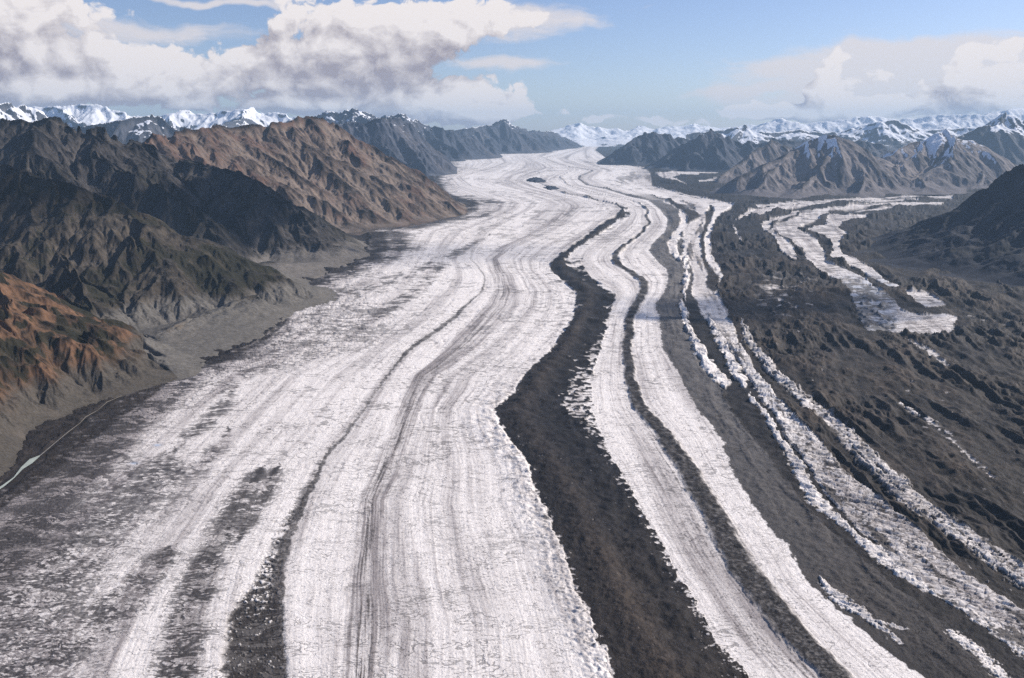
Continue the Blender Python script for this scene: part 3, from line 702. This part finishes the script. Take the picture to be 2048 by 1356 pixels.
def mountain_mass(objs, px0, px1, Y0, Y1, nrow, step, mats, wl, amp, seed, snowline=None, maskfn=None, warp=1.0, prof_p=1.15, jag=1.0, octv=5, rnd=.015):
    cols = np.arange(px0, px1, step)
    Yv = np.exp(np.linspace(math.log(Y0), math.log(Y1), nrow))
    U, Yg = np.meshgrid(ray(cols, 300)[0], Yv)
    Xg = U*Yg
    wx = fbm(Xg/(wl*2.5), Yg/(wl*2.5), 3, seed+1)*wl*.55*warp; wy = fbm(Xg/(wl*2.5), Yg/(wl*2.5), 3, seed+4)*wl*.55*warp
    Xw = Xg+wx; Yw = Yg+wy
    zfl = floor_z(Yg)
    best = np.full(Xg.shape, -500.0); bid = np.zeros(Xg.shape, int)
    for oi, (ridges) in enumerate(objs):
        for rd in ridges:
            a = np.array(rd, float)
            rg = np.random.RandomState(int(abs(a[0, 0])*7+abs(a[-1, 1])*13) % 9999); NS = 3
            kk = np.arange(0, (len(a)-1)*NS+1)/NS; a = np.stack([np.interp(kk, np.arange(len(a)), a[:, c_]) for c_ in range(4)], 1)
            off = (np.arange(len(a)) % NS != 0)
            a[:, 1] += off*rg.uniform(-3.5, 4.5, len(a))*np.minimum(1, a[:, 3])*(1.0 if Y1 < 25000 else .5); a[:, 2] += off*rg.uniform(-.12, .12, len(a))*np.minimum(1, a[:, 3])
            u_, w_ = ray(a[:, 0], a[:, 1])
            YY = a[:, 2]*1000; XX = u_*YY; ZZ = H+w_*YY; WW = a[:, 3]*1000
            lo = np.maximum(ZZ-floor_z(YY), 5)
            for k in range(len(a)-1):
                ax, ay, bx, by = XX[k], YY[k], XX[k+1], YY[k+1]
                L2 = (bx-ax)**2+(by-ay)**2
                tt = np.clip(((Xw-ax)*(bx-ax)+(Yw-ay)*(by-ay))/L2, 0, 1)
                d = np.hypot(Xw-ax-tt*(bx-ax), Yw-ay-tt*(by-ay))
                zr = lo[k]+(lo[k+1]-lo[k])*tt; ww = WW[k]+(WW[k+1]-WW[k])*tt
                qd = d/np.maximum(ww, 30); qd = np.sqrt(qd*qd+rnd*rnd)-rnd
                hh = zr*(np.maximum(1-qd, 0)**prof_p)-np.maximum(qd-1, 0)*200
                c = hh > best
                best = np.where(c, hh, best); bid = np.where(c, oi, bid)
    z = best
    db = np.log(Yv[1])-np.log(Yv[0]); da = U[0, 1]-U[0, 0]
    ha = np.gradient(z, axis=1)/np.gradient(U, axis=1); hb = np.gradient(z, axis=0)/db
    gX = ha/Yg; gY = (hb-U*ha)/Yg
    # smooth gradients a little
    k5 = lambda A: (A+np.roll(A, 2, 0)+np.roll(A, -2, 0)+np.roll(A, 2, 1)+np.roll(A, -2, 1))/5
    gX = k5(k5(gX)); gY = k5(k5(gY))
    hfac = sst(z, 2, 150*max(wl/500, .6))
    er = erode(Xg, Yg, gX.astype(F32), gY.astype(F32), wl, octv, amp, seed=seed)
    jagn = fbm(Xg/(wl*.5), Yg/(wl*.5), 5, seed+9, .55)*wl*.10*jag
    z = z+hfac*(er+jagn)
    ha = np.gradient(z, axis=1)/np.gradient(U, axis=1); hb = np.gradient(z, axis=0)/db
    gX = ha/Yg; gY = (hb-U*ha)/Yg
    slope = np.hypot(gX, gY)
    n1 = fbm(Xg/(wl*1.6), Yg/(wl*1.6), 4, seed+20); n2 = fbm(Xg/(wl*.25), Yg/(wl*.25), 4, seed+30)
    cur = er/(amp*wl)
    Z = z+zfl
    scree = sst(.62-slope+.25*n2, 0, .25)*.8
    snow = np.zeros(Z.shape)
    if snowline is not None:
        snow = sst((Z-snowline)/500+n1*.9+n2*.5-(slope-.6)*2.3-cur*.30+(-gX)*.35, -.3, .6)
    veg_shade = np.zeros(Z.shape); tint = sst(n1, -.1, .5)*.5; val = np.clip(.45+.5*n2+.25*n1, 0, 1); streak = sst(np.abs(cur), .5, 1.0)*sst(n1+n2, -.1, .5)*.6
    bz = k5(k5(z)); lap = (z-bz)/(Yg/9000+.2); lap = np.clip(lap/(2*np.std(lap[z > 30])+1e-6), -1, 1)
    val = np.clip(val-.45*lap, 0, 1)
    env = dict(lap=lap, X=Xg, Y=Yg, Z=Z, z=z, slope=slope, n1=n1, n2=n2, cur=cur, bid=bid, gX=gX, gY=gY, scree=scree, snow=snow, veg_shade=veg_shade, tint=tint, val=val, streak=streak, PXc=cols[None, :]*np.ones((len(Yv), 1)), wx=wx)
    if maskfn: maskfn(env)
    f_ = quads(*Xg.shape)
    ok = (z[:-1, :-1] > -15) | (z[1:, 1:] > -15)
    outs = []
    bb = bid[:-1, :-1]
    for oi, (mt, lab, nm) in enumerate(mats):
        ff = f_[ok & (bb == oi)]
        if len(ff) < 10: continue
        o = build(nm, Xg, Yg, Z, ff, mt, {'mask': (env['scree'], env['snow'], env['veg_shade']), 'hue': (env['tint'], env['val'], env['streak'])})
        tag(o, lab, 'mountain')
        outs.append(o)
    log('mountains', [m[1][:30] for m in mats], Xg.size)
    return outs

# --- left massif
MA = [[(-420,330,5.6,1.6),(-200,450,5.3,1.3),(0,566,5.1,.95),(60,606,5.0,.75),(140,660,4.9,.6),(200,697,4.88,.42),(250,728,4.85,.28),(280,750,4.83,.06)],
      [(60,606,5.0,.75),(-20,640,4.55,.60),(-90,690,4.15,.54),(-200,740,3.75,.52),(-330,800,3.3,.55),(-600,900,2.8,.7)]]
MB_ = [[(-300,290,8.7,2.6),(-100,318,8.3,2.3),(40,342,7.95,2.0),(150,370,7.7,1.75),(270,425,7.5,1.5),(400,500,7.3,1.1),(470,548,7.2,.75),(510,574,7.1,.36),(548,597,7.03,.06)],
       [(270,425,7.5,1.0),(290,520,6.9,.7),(300,600,6.5,.45),(310,650,6.3,.2)], [(400,500,7.3,.8),(430,560,6.95,.5),(440,620,6.7,.2)], [(215,678,5.15,.6),(300,688,5.5,.5),(400,640,6.1,.5),(490,600,6.7,.42),(535,597,6.92,.15)], [(40,342,7.9,1.2),(90,470,7.0,.9),(150,560,6.4,.7),(200,640,6.0,.3)]]
MC = [[(-300,225,11.6,3.4),(-60,246,11.3,3.2),(0,250,11.0,3.0),(40,247,10.9,2.9),(92,239,10.8,2.8),(130,252,10.85,2.7),(160,262,10.9,2.6),(205,264,11.0,2.6),(245,281,11.2,2.4),(292,291,11.6,2.2)],
      [(292,291,11.6,2.2),(380,330,11.2,1.7),(480,352,10.8,1.5),(560,398,10.5,1.15),(640,458,10.2,.7),(700,492,10.05,.3),(732,512,10.0,.12)],
      [(160,262,10.9,1.8),(230,330,10.2,1.4),(310,380,9.8,1.1),(400,430,9.5,.85),(450,480,9.3,.5),(485,522,9.1,.2)],
      [(480,352,10.8,.9),(500,430,10.1,.7),(540,500,9.6,.35)], [(450,530,8.3,.6),(490,532,8.6,.5),(580,527,8.95,.42),(655,521,9.4,.2)], [(60,244,10.9,1.6),(60,330,9.8,1.2),(120,400,9.2,.7)]]
MD = [[(292,288,12.4,2.4),(345,264,13.2,2.8),(400,263,13.8,3.0),(450,256,14.5,3.2),(500,255,15.0,3.2),(560,246,15.5,3.2),(618,238,16.2,3.1),(650,246,16.4,2.8),(690,268,16.6,2.5),(760,308,16.9,1.8),(830,350,17.0,1.1),(880,388,17.1,.5),(906,409,17.1,.15)],
      [(450,256,14.5,1.8),(520,325,13.8,1.4),(600,385,13.2,.9),(680,448,12.8,.25)],
      [(560,246,15.5,1.8),(610,320,14.8,1.4),(690,388,14.2,.9),(740,440,13.7,.3)],
      [(640,242,16.3,1.8),(700,310,15.7,1.3),(760,375,15.2,.8),(810,428,14.7,.25)], [(345,264,13.2,1.6),(420,330,12.6,1.2),(520,390,12.0,.6)]]
def left_masks(e, off=0):
    X, Y, n1, n2, z, bid, slope, cur, px = e['X'], e['Y'], e['n1'], e['n2'], e['z'], e['bid']+off, e['slope'], e['cur'], e['PXc']
    A_, B_, C_, D_ = (bid == 0), (bid == 1), (bid == 2), (bid == 3)
    low = sst(z+n1*70+n2*30, 190, 90)               # pale till skirt left by the shrinking ice
    e['scree'][:] = np.where(C_, np.clip(low*sst(z, 170, 60)+.4*e['scree'], 0, 1), np.where(D_, e['scree']*.55, np.clip(low+.30*e['scree'], 0, 1)))
    e['tint'][:] = np.where(A_, sst(z+n1*160, 40, 190)*sst(n2*.7-n1*.5-e['lap']*.3, -.35, .2), np.where(D_, sst(n1+.5*n2+.25*sst(z, 600, 1500), .05, .55), np.where(B_, sst(n1+n2*.4, .15, .6)*.45, sst(n1, .1, .6)*.3)))
    e['veg_shade'][:] = np.where(B_, sst(n1+.7*n2-cur*.25+.5*sst(px, 200, 450)*sst(z, 600, 250), .1, .45)*sst(z, 110, 200)*.9, np.where(A_, sst(n2*.8+n1*1.0-cur*.15, .06, .26)*sst(z, 70, 190)*.95, np.where(C_, sst(n1+.5*n2, .05, .5)*.55, sst(n1, .2, .7)*.25)))  # dark patches for vegetation and, on the ochre spur, painted black shade too
    # pale scree chutes run down the gullies of the red ridge, dark ribs stand between them
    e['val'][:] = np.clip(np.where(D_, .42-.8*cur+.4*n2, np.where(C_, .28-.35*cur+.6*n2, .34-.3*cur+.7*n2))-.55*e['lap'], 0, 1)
    e['streak'][:] = np.where(D_, sst(-cur+.5*n1, .1, .6)*.8, e['streak']*.8)
M_A = rock_material('ochre_rock', (.016, .013, .010), (.11, .080, .058), (.20, .112, .066), (.115, .102, .086), bump=2.5, sc=.03)
M_B = rock_material('dark_olive_rock', (.016, .015, .014), (.17, .14, .11), (.22, .16, .11), (.20, .185, .165), bump=4, sc=.02)
M_C = rock_material('charcoal_rock', (.014, .014, .016), (.125, .110, .100), (.14, .115, .10), (.24, .215, .19), bump=5, sc=.015)
M_D = rock_material('red_brown_rock', (.022, .019, .019), (.20, .150, .118), (.155, .096, .074), (.20, .17, .15), bump=6, sc=.012)
mountain_mass([MA, MB_], -420, 720, 2500, 9600, 1150, 1.5,
   [(M_A, 'ochre and orange rock spur at the lower left edge above the grey meltwater stream', 'mountain'),
    (M_B, 'dark olive rock spur with pale grey till skirt left of the glacier', 'mountain')],
   380, .17, 200, maskfn=left_masks, prof_p=1.08, octv=6, warp=.9)
mountain_mass([MC, MD], -420, 935, 7600, 20500, 1150, 1.6,
   [(M_C, 'charcoal jagged mountain with shadowed spur reaching the glacier', 'mountain'),
    (M_D, 'red brown streaked mountain ridge sloping right down to the glacier', 'mountain')],
   640, .17, 230, maskfn=lambda e: left_masks(e, 2), prof_p=1.08, octv=6, warp=.8)

M_blue = rock_material('far_haze_blue_rock', (.035, .043, .065), (.13, .14, .175), (.15, .14, .15), (.15, .16, .185), bump=8, sc=.006)  # rock colours tinted blue to stand in for distance haze
M_tan = rock_material('tan_rock', (.060, .057, .062), (.33, .295, .295), (.33, .285, .265), (.21, .19, .195), bump=8, sc=.008)
M_snow = rock_material('snow_mountain_rock', (.06, .065, .08), (.17, .17, .19), (.2, .18, .17), (.22, .22, .24), bump=8, sc=.004)
ME = [[(600,262,28,2.0),(655,258,28.5,2.2),(700,250,29,2.5),(735,244,29.2,2.6),(770,239,29.5,2.6),(800,254,29.8,2.3),(832,280,30.2,1.7),(862,306,30.8,1.0),(897,334,31.4,.3)],
      [(770,239,29.5,1.4),(800,290,28.4,1.1),(850,335,27.6,.4)], [(700,250,29,1.3),(760,300,27.6,1.0),(800,330,26.8,.4)]]
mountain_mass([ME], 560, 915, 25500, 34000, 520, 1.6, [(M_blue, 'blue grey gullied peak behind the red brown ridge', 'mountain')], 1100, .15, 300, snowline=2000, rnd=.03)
MK = [[(1452,368,20.6,.4),(1500,345,20.9,.9),(1560,312,21.4,1.5),(1605,286,21.8,2.0),(1630,276,22,2.2),(1652,273,22,2.3),(1690,286,22.3,2.2),(1735,303,22.7,2.0),(1775,322,23.2,1.7)],
      [(1652,273,22,1.6),(1648,310,21.2,1.3),(1610,365,20.0,.6),(1590,388,19.4,.3)], [(1675,279,22.2,1.5),(1705,330,21.0,1.1),(1735,385,19.5,.3)], [(1560,312,21.4,1.0),(1530,360,20.2,.7),(1500,388,19.6,.3)]]
ML = [[(1770,326,23.4,1.6),(1800,300,23.9,2.0),(1850,276,24.3,2.4),(1887,261,24.5,2.6),(1920,276,24.7,2.4),(1960,302,25,2.0),(2000,328,25.2,1.5),(2060,345,25.4,1.2)],
      [(1887,261,24.5,1.8),(1893,310,23,1.5),(1870,350,21.6,1.0),(1850,383,20.4,.3)], [(1850,276,24.3,1.5),(1810,335,22.4,1.1),(1780,384,20.4,.3)], [(1930,285,24.7,1.4),(1960,345,22.6,.9),(1950,385,20.8,.3)]]
MI3 = [[(1590,296,26.8,1.3),(1540,281,26.6,1.5),(1505,312,25.6,1.1),(1470,335,24.8,.7),(1432,352,24.4,.25)]]
def k_masks(e):
    n1, n2 = e['n1'], e['n2']
    e['tint'][:] = sst(n1, -.2, .5)*.7; e['scree'][:] = np.clip(sst(e['z']+n1*120, 260, 60)+.25*e['scree'], 0, 1)
    pk = np.where(e['bid'] == 1, sst(e['Z']+250*n1+200*n2+e['gX']*560, 1080, 1330), sst(e['Z']+200*n1+200*n2+e['gX']*420, 1290, 1480))
    e['snow'][:] = np.where(e['bid'] == 2, .0, pk*.9)
mountain_mass([MK, ML, MI3], 1405, 2130, 18200, 29500, 760, 1.6,
   [(M_tan, 'tan pyramid peak with dark left face and grey skirt above the side glacier', 'mountain'),
    (M_tan, 'grey peak with snowfield on its left shoulder behind the side glacier', 'mountain'),
    (M_tan, 'small pale tan ridge left of the pyramid peak', 'mountain')], 900, .125, 400, maskfn=k_masks, jag=.6)
MI1 = [[(1210,324,35.8,.3),(1235,300,36,1.0),(1262,279,36.2,1.6),(1286,265,36.3,2.0),(1312,268,36.4,2.0),(1340,272,36.6,1.9),(1372,280,37,1.7),(1400,292,37,1.2)], [(1286,265,36.3,1.2),(1300,300,35,.9),(1310,322,34,.3)]]
MI2 = [[(1308,338,31.2,.3),(1345,312,31.6,1.1),(1385,282,32,1.8),(1420,261,32.2,2.2),(1445,270,32.3,2.1),(1475,284,32.2,1.8),(1510,290,32,1.6),(1545,280,32,1.8),(1600,285,32,1.8),(1680,280,33,1.8),(1760,290,33,1.6)], [(1420,261,32.2,1.3),(1440,300,30.8,1.0),(1450,328,29.8,.4)], [(1380,286,32,1.0),(1375,325,30.5,.4)]]
mountain_mass([MI1, MI2], 1195, 1800, 28500, 39500, 620, 1.6,
   [(M_blue, 'dark rock peak tinted haze blue beside the upper glacier, right of the white ice plain', 'mountain'),
    (M_blue, 'blue grey peak with a small pale glacier on its left flank', 'mountain')], 1100, .15, 500, snowline=1750, rnd=.03)
# --- right edge
MN = [[(2640,200,9.4,4.0),(2350,250,9.9,3.2),(2190,288,10.3,2.4),(2075,326,10.8,1.55),(2015,362,11.2,1.05),(1965,394,11.5,.68),(1912,428,11.8,.36),(1868,456,11.9,.08)],
      [(2350,250,9.8,1.8),(2160,390,9.5,1.15),(2065,432,9.8,.75),(1990,466,10.2,.45),(1915,488,10.5,.15)],
      [(2550,430,7.8,1.1),(2300,500,8.3,.7),(2110,540,8.6,.35)]]
def n_masks(e):
    e['veg_shade'][:] = sst(e['n1'], -.1, .6)*.5; e['scree'][:] = sst(e['n1']+.4*e['n2']-e['gX']*0, .1, .5)*.35; e['tint'][:] *= .4
M_N = rock_material('slate_rock', (.018, .021, .032), (.085, .088, .105), (.11, .10, .10), (.12, .118, .125), bump=5, sc=.012)
mountain_mass([MN], 1560, 2500, 6800, 15000, 620, 1.8, [(M_N, 'dark slate slope rising out of the right edge of the view', 'mountain')], 520, .15, 600, maskfn=n_masks, jag=.8)
# --- far ranges
def far_masks(e):
    e['scree'][:] *= .4
F1 = [[(560,248,39,2.2),(600,243,39.5,2.4),(650,230,40,2.8),(690,226,40,2.9),(712,220,40,3.0),(740,228,40.5,2.9),(765,238,41,2.6),(800,229,41,2.9),(830,240,41.5,2.7),(862,252,42,2.4),(900,262,42,2.0),(945,280,43,1.4),(985,300,44,.4)],
      [(712,220,40,1.6),(780,265,38,1.3),(850,285,36.5,.8)], [(800,229,41,1.6),(870,275,39.5,1.2),(905,297,39,.5)]]
F2 = [[(880,262,48,2.2),(935,258,49,2.3),(965,252,50,2.4),(1001,239,51,2.8),(1030,252,52,2.2),(1062,262,55,1.9),(1100,265,60,1.9),(1128,276,63,1.3),(1148,287,66,.4)]]
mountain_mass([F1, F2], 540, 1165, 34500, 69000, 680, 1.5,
   [(M_blue, 'blue shadowed mountain group with snow patches left of the upper glacier', 'mountain'),
    (M_blue, 'pointed blue peak and low ridge closing the left side of the upper glacier', 'mountain')], 1300, .15, 700, snowline=1800, maskfn=far_masks, rnd=.03)
G1 = [[(-200,232,28,3.4),(-60,222,30,3.4),(0,214,31,3.4),(22,209,31.5,3.6),(60,222,32,3.2),(100,240,32,2.6)], [(90,262,27,2.4),(160,256,27,2.6),(225,250,27.5,2.7),(290,236,28,3.0),(330,250,28,2.7),(372,264,28,2.3),(420,275,28,1.8)]]
G2 = [[(-300,190,50,5),(-60,214,50,5),(40,222,50,5),(100,214,50,5.2),(185,211,50,5.4),(228,222,50,5),(300,236,50,4.6),(350,222,50,5),(400,230,50,4.8),(440,226,50,5),(480,222,50,5),(500,216,50,5.2),(525,226,50,5),(565,230,50,4.8),(610,238,50,4.6),(660,245,50,4.4)],
      [(100,214,50,3),(140,240,44,2.5),(200,262,40,1)], [(500,216,50,3),(470,245,44,2.5),(430,262,40,1)]]
mountain_mass([G1, G2], -260, 700, 25500, 58000, 620, 1.7,
   [(M_snow, 'smooth snow streaked mountain behind the charcoal ridge', 'mountain'),
    (M_snow, 'bright snowy range along the left horizon below the clouds', 'mountain')], 1800, .13, 800, snowline=1500, maskfn=far_masks, jag=.8, rnd=.03)
H1 = [[(1060,268,78,5),(1110,262,78,5),(1150,247,78,6),(1172,256,78,5.5),(1205,258,78,5.4),(1240,262,78,5.2),(1280,254,78,5.6),(1305,262,78,5.2),(1340,258,78,5.4),(1400,250,78,5.8),(1440,258,78,5.4),(1500,252,78,5.6),(1560,258,78,5.2)],
      [(1090,282,66,2),(1180,280,66,2),(1240,276,66,2.5),(1300,278,66,2.5)]]
mountain_mass([H1], 1030, 1600, 62000, 86000, 300, 1.5, [(M_snow, 'small white peaks on the horizon at the head of the glacier', 'mountain')], 2300, .12, 900, snowline=700, maskfn=far_masks, jag=.8, rnd=.03)
J1 = [[(1380,270,46,3),(1440,262,46,3.2),(1482,253,46,3.6),(1505,262,46,3.3),(1545,268,46,3.2),(1600,262,46,3.3),(1680,268,46,3),(1700,262,46,3.2),(1745,250,46,3.8),(1782,243,46,4.0),(1805,252,46,3.7),(1840,262,46,3.3),(1900,262,46,3.4),(1950,258,46,3.6),(2000,250,46,3.8),(2100,240,46,4)],
      [(1900,285,33,1.6),(1940,272,33,2.0),(1980,245,33.5,2.8),(2008,227,34,3.2),(2040,240,34,3.0),(2090,250,34,3),(2180,230,34,3)]]
J2 = [[(1420,262,62,4.5),(1500,260,62,4.8),(1560,240,62,6),(1600,250,62,5.4),(1650,246,62,5.6),(1700,240,62,6),(1740,234,62,6.3),(1800,242,62,6),(1850,238,62,6),(1905,230,62,6.5),(1960,232,62,6.4),(2010,224,62,6.6),(2100,212,62,7)]]
mountain_mass([J1, J2], 1370, 2130, 30500, 70000, 760, 1.6,
   [(M_snow, 'snow covered ridge with dark rock faces behind the tan pyramid peak', 'mountain'),
    (M_snow, 'high pale snow range on the right horizon under the cumulus clouds', 'mountain')], 1800, .13, 1000, snowline=1150, maskfn=far_masks, jag=.8, rnd=.03)

# ------------------------------------------------------------------ water
def water_mat(name, colr):
    m, k, b = new_mat(name, .18, .5)
    geo = k.n('ShaderNodeNewGeometry').outputs['Position']
    c_ = k.mix(k.mr(k.noise(geo, .02, 3.0), .3, .7), colr, tuple(x*.8 for x in colr))
    m.node_tree.links.new(c_, b.inputs['Base Color'])
    return m
def flat(name, pts, z, mat, label, cat):
    a = np.array(pts, float); U_, W_ = ray(a[:, 0], a[:, 1]); Yv = (z-H)/W_
    me = bpy.data.meshes.new(name); me.from_pydata([(U_[i]*Yv[i], Yv[i], z) for i in range(len(a))], [], [list(range(len(a)))])
    me.materials.append(mat); o = bpy.data.objects.new(name, me); S.collection.objects.link(o)
    return tag(o, label, cat)
flat('meltwater_pond', POND, -2.5, water_mat('silty_water', (.50, .46, .39)), 'small beige silty pond in the rubble at the right edge', 'pond')
def ribbon_poly(pl_, hw):
    a = np.array(pl_, float); d = np.gradient(a, axis=0); n = np.stack([-d[:, 1], d[:, 0]], 1); n /= np.hypot(n[:, 0], n[:, 1])[:, None]
    h_ = np.array(hw)[:, None]*np.ones((len(a), 1))
    return np.concatenate([a+n*h_, (a-n*h_)[::-1]])
flat('meltwater_stream', ribbon_poly(STREAM, [3.4, 2.6, 2.0, 1.1, 2.6, 4.8, .9]), -1.5, water_mat('pale_meltwater', (.46, .50, .42)), 'pale green meltwater stream between the ochre slope and the dirty ice edge', 'stream')
flat('meltwater_brook', ribbon_poly(BROOK, [.9, .5, .7, .4, .8, .3, .6, .35, .5, .3]), -1.2, water_mat('silty_brook', (.30, .27, .22)), 'thin beige brook threading along the foot of the ochre slope', 'stream')
flat('meltwater_channel', ribbon_poly([(1822,489),(1840,490),(1858,493),(1875,495)], [1.5, 1.6, .9, .5]), 6, water_mat('teal_meltwater', (.16, .42, .42)), 'thin teal meltwater channel at the foot of the slate slope', 'stream')
def outcrop(px, py, w, hgt, seed, label):
    Y_ = float(row_to_Y(py)); X_ = float(ray(px, py)[0])*Y_
    n_ = 70; u, v = np.meshgrid(np.linspace(-1, 1, n_), np.linspace(-1, 1, n_))
    r = np.hypot(u, v)+.45*fbm(u*2+seed, v*2, 3, seed)
    z_ = hgt*(sst(1-r, 0, .8)*(1+.7*fbm(u*4, v*4, 4, seed+3)))-4
    Xo = X_+u*w; Yo = Y_+v*w*3.2; Zo = z_+floor_z(Yo)
    f_ = quads(n_, n_); k_ = (z_[:-1, :-1] > -3.5)
    o = build('rock_outcrop', Xo, Yo, Zo, f_[k_], M_blue, {'mask': (u*0, u*0, u*0), 'hue': (u*0, u*0+.2, u*0)})
    tag(o, label, 'rock', kind=None, group='rocks poking out of the upper glacier')
outcrop(1072, 361, 330, 75, 2, 'larger dark rock island poking out of the white upper glacier')
outcrop(1103, 376, 240, 42, 6, 'smaller dark rock island downstream of the larger one in the ice')

# ------------------------------------------------------------------ air
def haze():
    me = bpy.data.meshes.new('haze')
    x0, x1, y0, y1, z0, z1 = -150000, 150000, -3000, 127000, -120, 4600
    v = [(x, y, z) for x in (x0, x1) for y in (y0, y1) for z in (z0, z1)]
    me.from_pydata(v, [], [(0, 1, 3, 2), (4, 6, 7, 5), (0, 4, 5, 1), (2, 3, 7, 6), (0, 2, 6, 4), (1, 5, 7, 3)])
    o = bpy.data.objects.new('haze', me); S.collection.objects.link(o)
    m = bpy.data.materials.new('haze'); m.use_nodes = True; m.node_tree.nodes.clear(); k = NT(m.node_tree)
    p = k.n('ShaderNodeVolumePrincipled', {'Color': (.50, .74, 1.0, 1), 'Density': 0.85e-5, 'Anisotropy': .1})
    ot = k.n('ShaderNodeOutputMaterial'); m.node_tree.links.new(p.outputs[0], ot.inputs['Volume'])
    me.materials.append(m); o['kind'] = 'stuff'; o['label'] = 'thin bluish mountain air fading the far ranges'
    return o
haze()
def cloud(cx, cy, cz, rx, ry, rz, dens, seed, label):
    n, mrow = 96, 48
    th, ph = np.meshgrid(np.linspace(0, 2*np.pi, n, endpoint=False), np.linspace(.02, np.pi-.02, mrow))
    sxp, syp, szp = np.sin(ph)*np.cos(th), np.sin(ph)*np.sin(th), np.cos(ph)
    b = 1+.45*fbm(sxp*1.8+szp+seed, syp*1.8-szp, 4, seed)+.15*np.abs(fbm(sxp*6+szp*3, syp*6, 3, seed+5))
    i = np.arange(n*mrow).reshape(mrow, n); ir = np.roll(i, -1, 1)
    f_ = np.stack([i[:-1], i[1:], ir[1:], ir[:-1]], -1).reshape(-1, 4)
    zz_ = szp*rz*b; zz_ = np.where(zz_ < 0, zz_*.35, zz_*1.2)
    m = bpy.data.materials.get('cloud_%d' % int(dens*10)) or bpy.data.materials.new('cloud_%d' % int(dens*10))
    if not m.node_tree:
        m.use_nodes = True; m.node_tree.nodes.clear(); k = NT(m.node_tree)
        geo = k.n('ShaderNodeNewGeometry').outputs['Position']
        tco = k.n('ShaderNodeTexCoord').outputs['Generated']
        rr = k.vm('LENGTH', k.vm('MULTIPLY', k.vm('SUBTRACT', tco, (.5, .5, 0)), (2, 2, 0)), out=1)
        nz = k.noise(geo, .0012, 5.0, .55)
        al = k.mr(k.m('ADD', k.m('SUBTRACT', .75, rr), k.m('MULTIPLY', k.m('SUBTRACT', nz, .5), 2.0)), -.2, .35, 0, dens)
        d = k.n('ShaderNodeBsdfDiffuse', {'Color': (.9, .9, .9, 1)}); tl = k.n('ShaderNodeBsdfTranslucent', {'Color': (.9, .9, .9, 1)}); tp = k.n('ShaderNodeBsdfTransparent')
        mx = k.n('ShaderNodeMixShader', {0: .4, 1: d.outputs[0], 2: tl.outputs[0]})
        m2_ = k.n('ShaderNodeMixShader', {0: al, 1: tp.outputs[0], 2: mx.outputs[0]})
        o_ = k.n('ShaderNodeOutputMaterial'); m.node_tree.links.new(m2_.outputs[0], o_.inputs[0])
    o = build('cloud', sxp*rx*b+cx, syp*ry*b+cy, zz_+cz, f_, m, {})
    return tag(o, label, 'cloud')
def over(px, py, zt, rx, ry, dens, seed, label, alt=5200, Y=None):  # cloud out of view towards the sun, placed to shade the given point
    Yt = Y or float(row_to_Y(py)); X_ = float(ray(px, py)[0])*Yt
    k = (alt-zt)/sdir[2]
    cloud(X_+sdir[0]*k, Yt+sdir[1]*k, alt, rx, ry, 380, dens, seed, label)
over(490, 420, 600, 1000, 1100, .97, 3, 'grey unseen cumulus shading the charcoal mountain', Y=10400)
over(60, 470, 600, 900, 900, .7, 9, 'small unseen cumulus shading the olive spur', Y=7800)
over(930, 505, 0, 1700, 1200, .17, 5, 'thin unseen cloud veil shading the wide glacier')
over(1560, 610, 0, 1500, 700, .5, 6, 'broken unseen cloud shading the right-hand rubble')
over(2110, 430, 400, 1100, 1500, .9, 8, 'grey unseen cumulus shading the slate slope', Y=10500)
log('done')
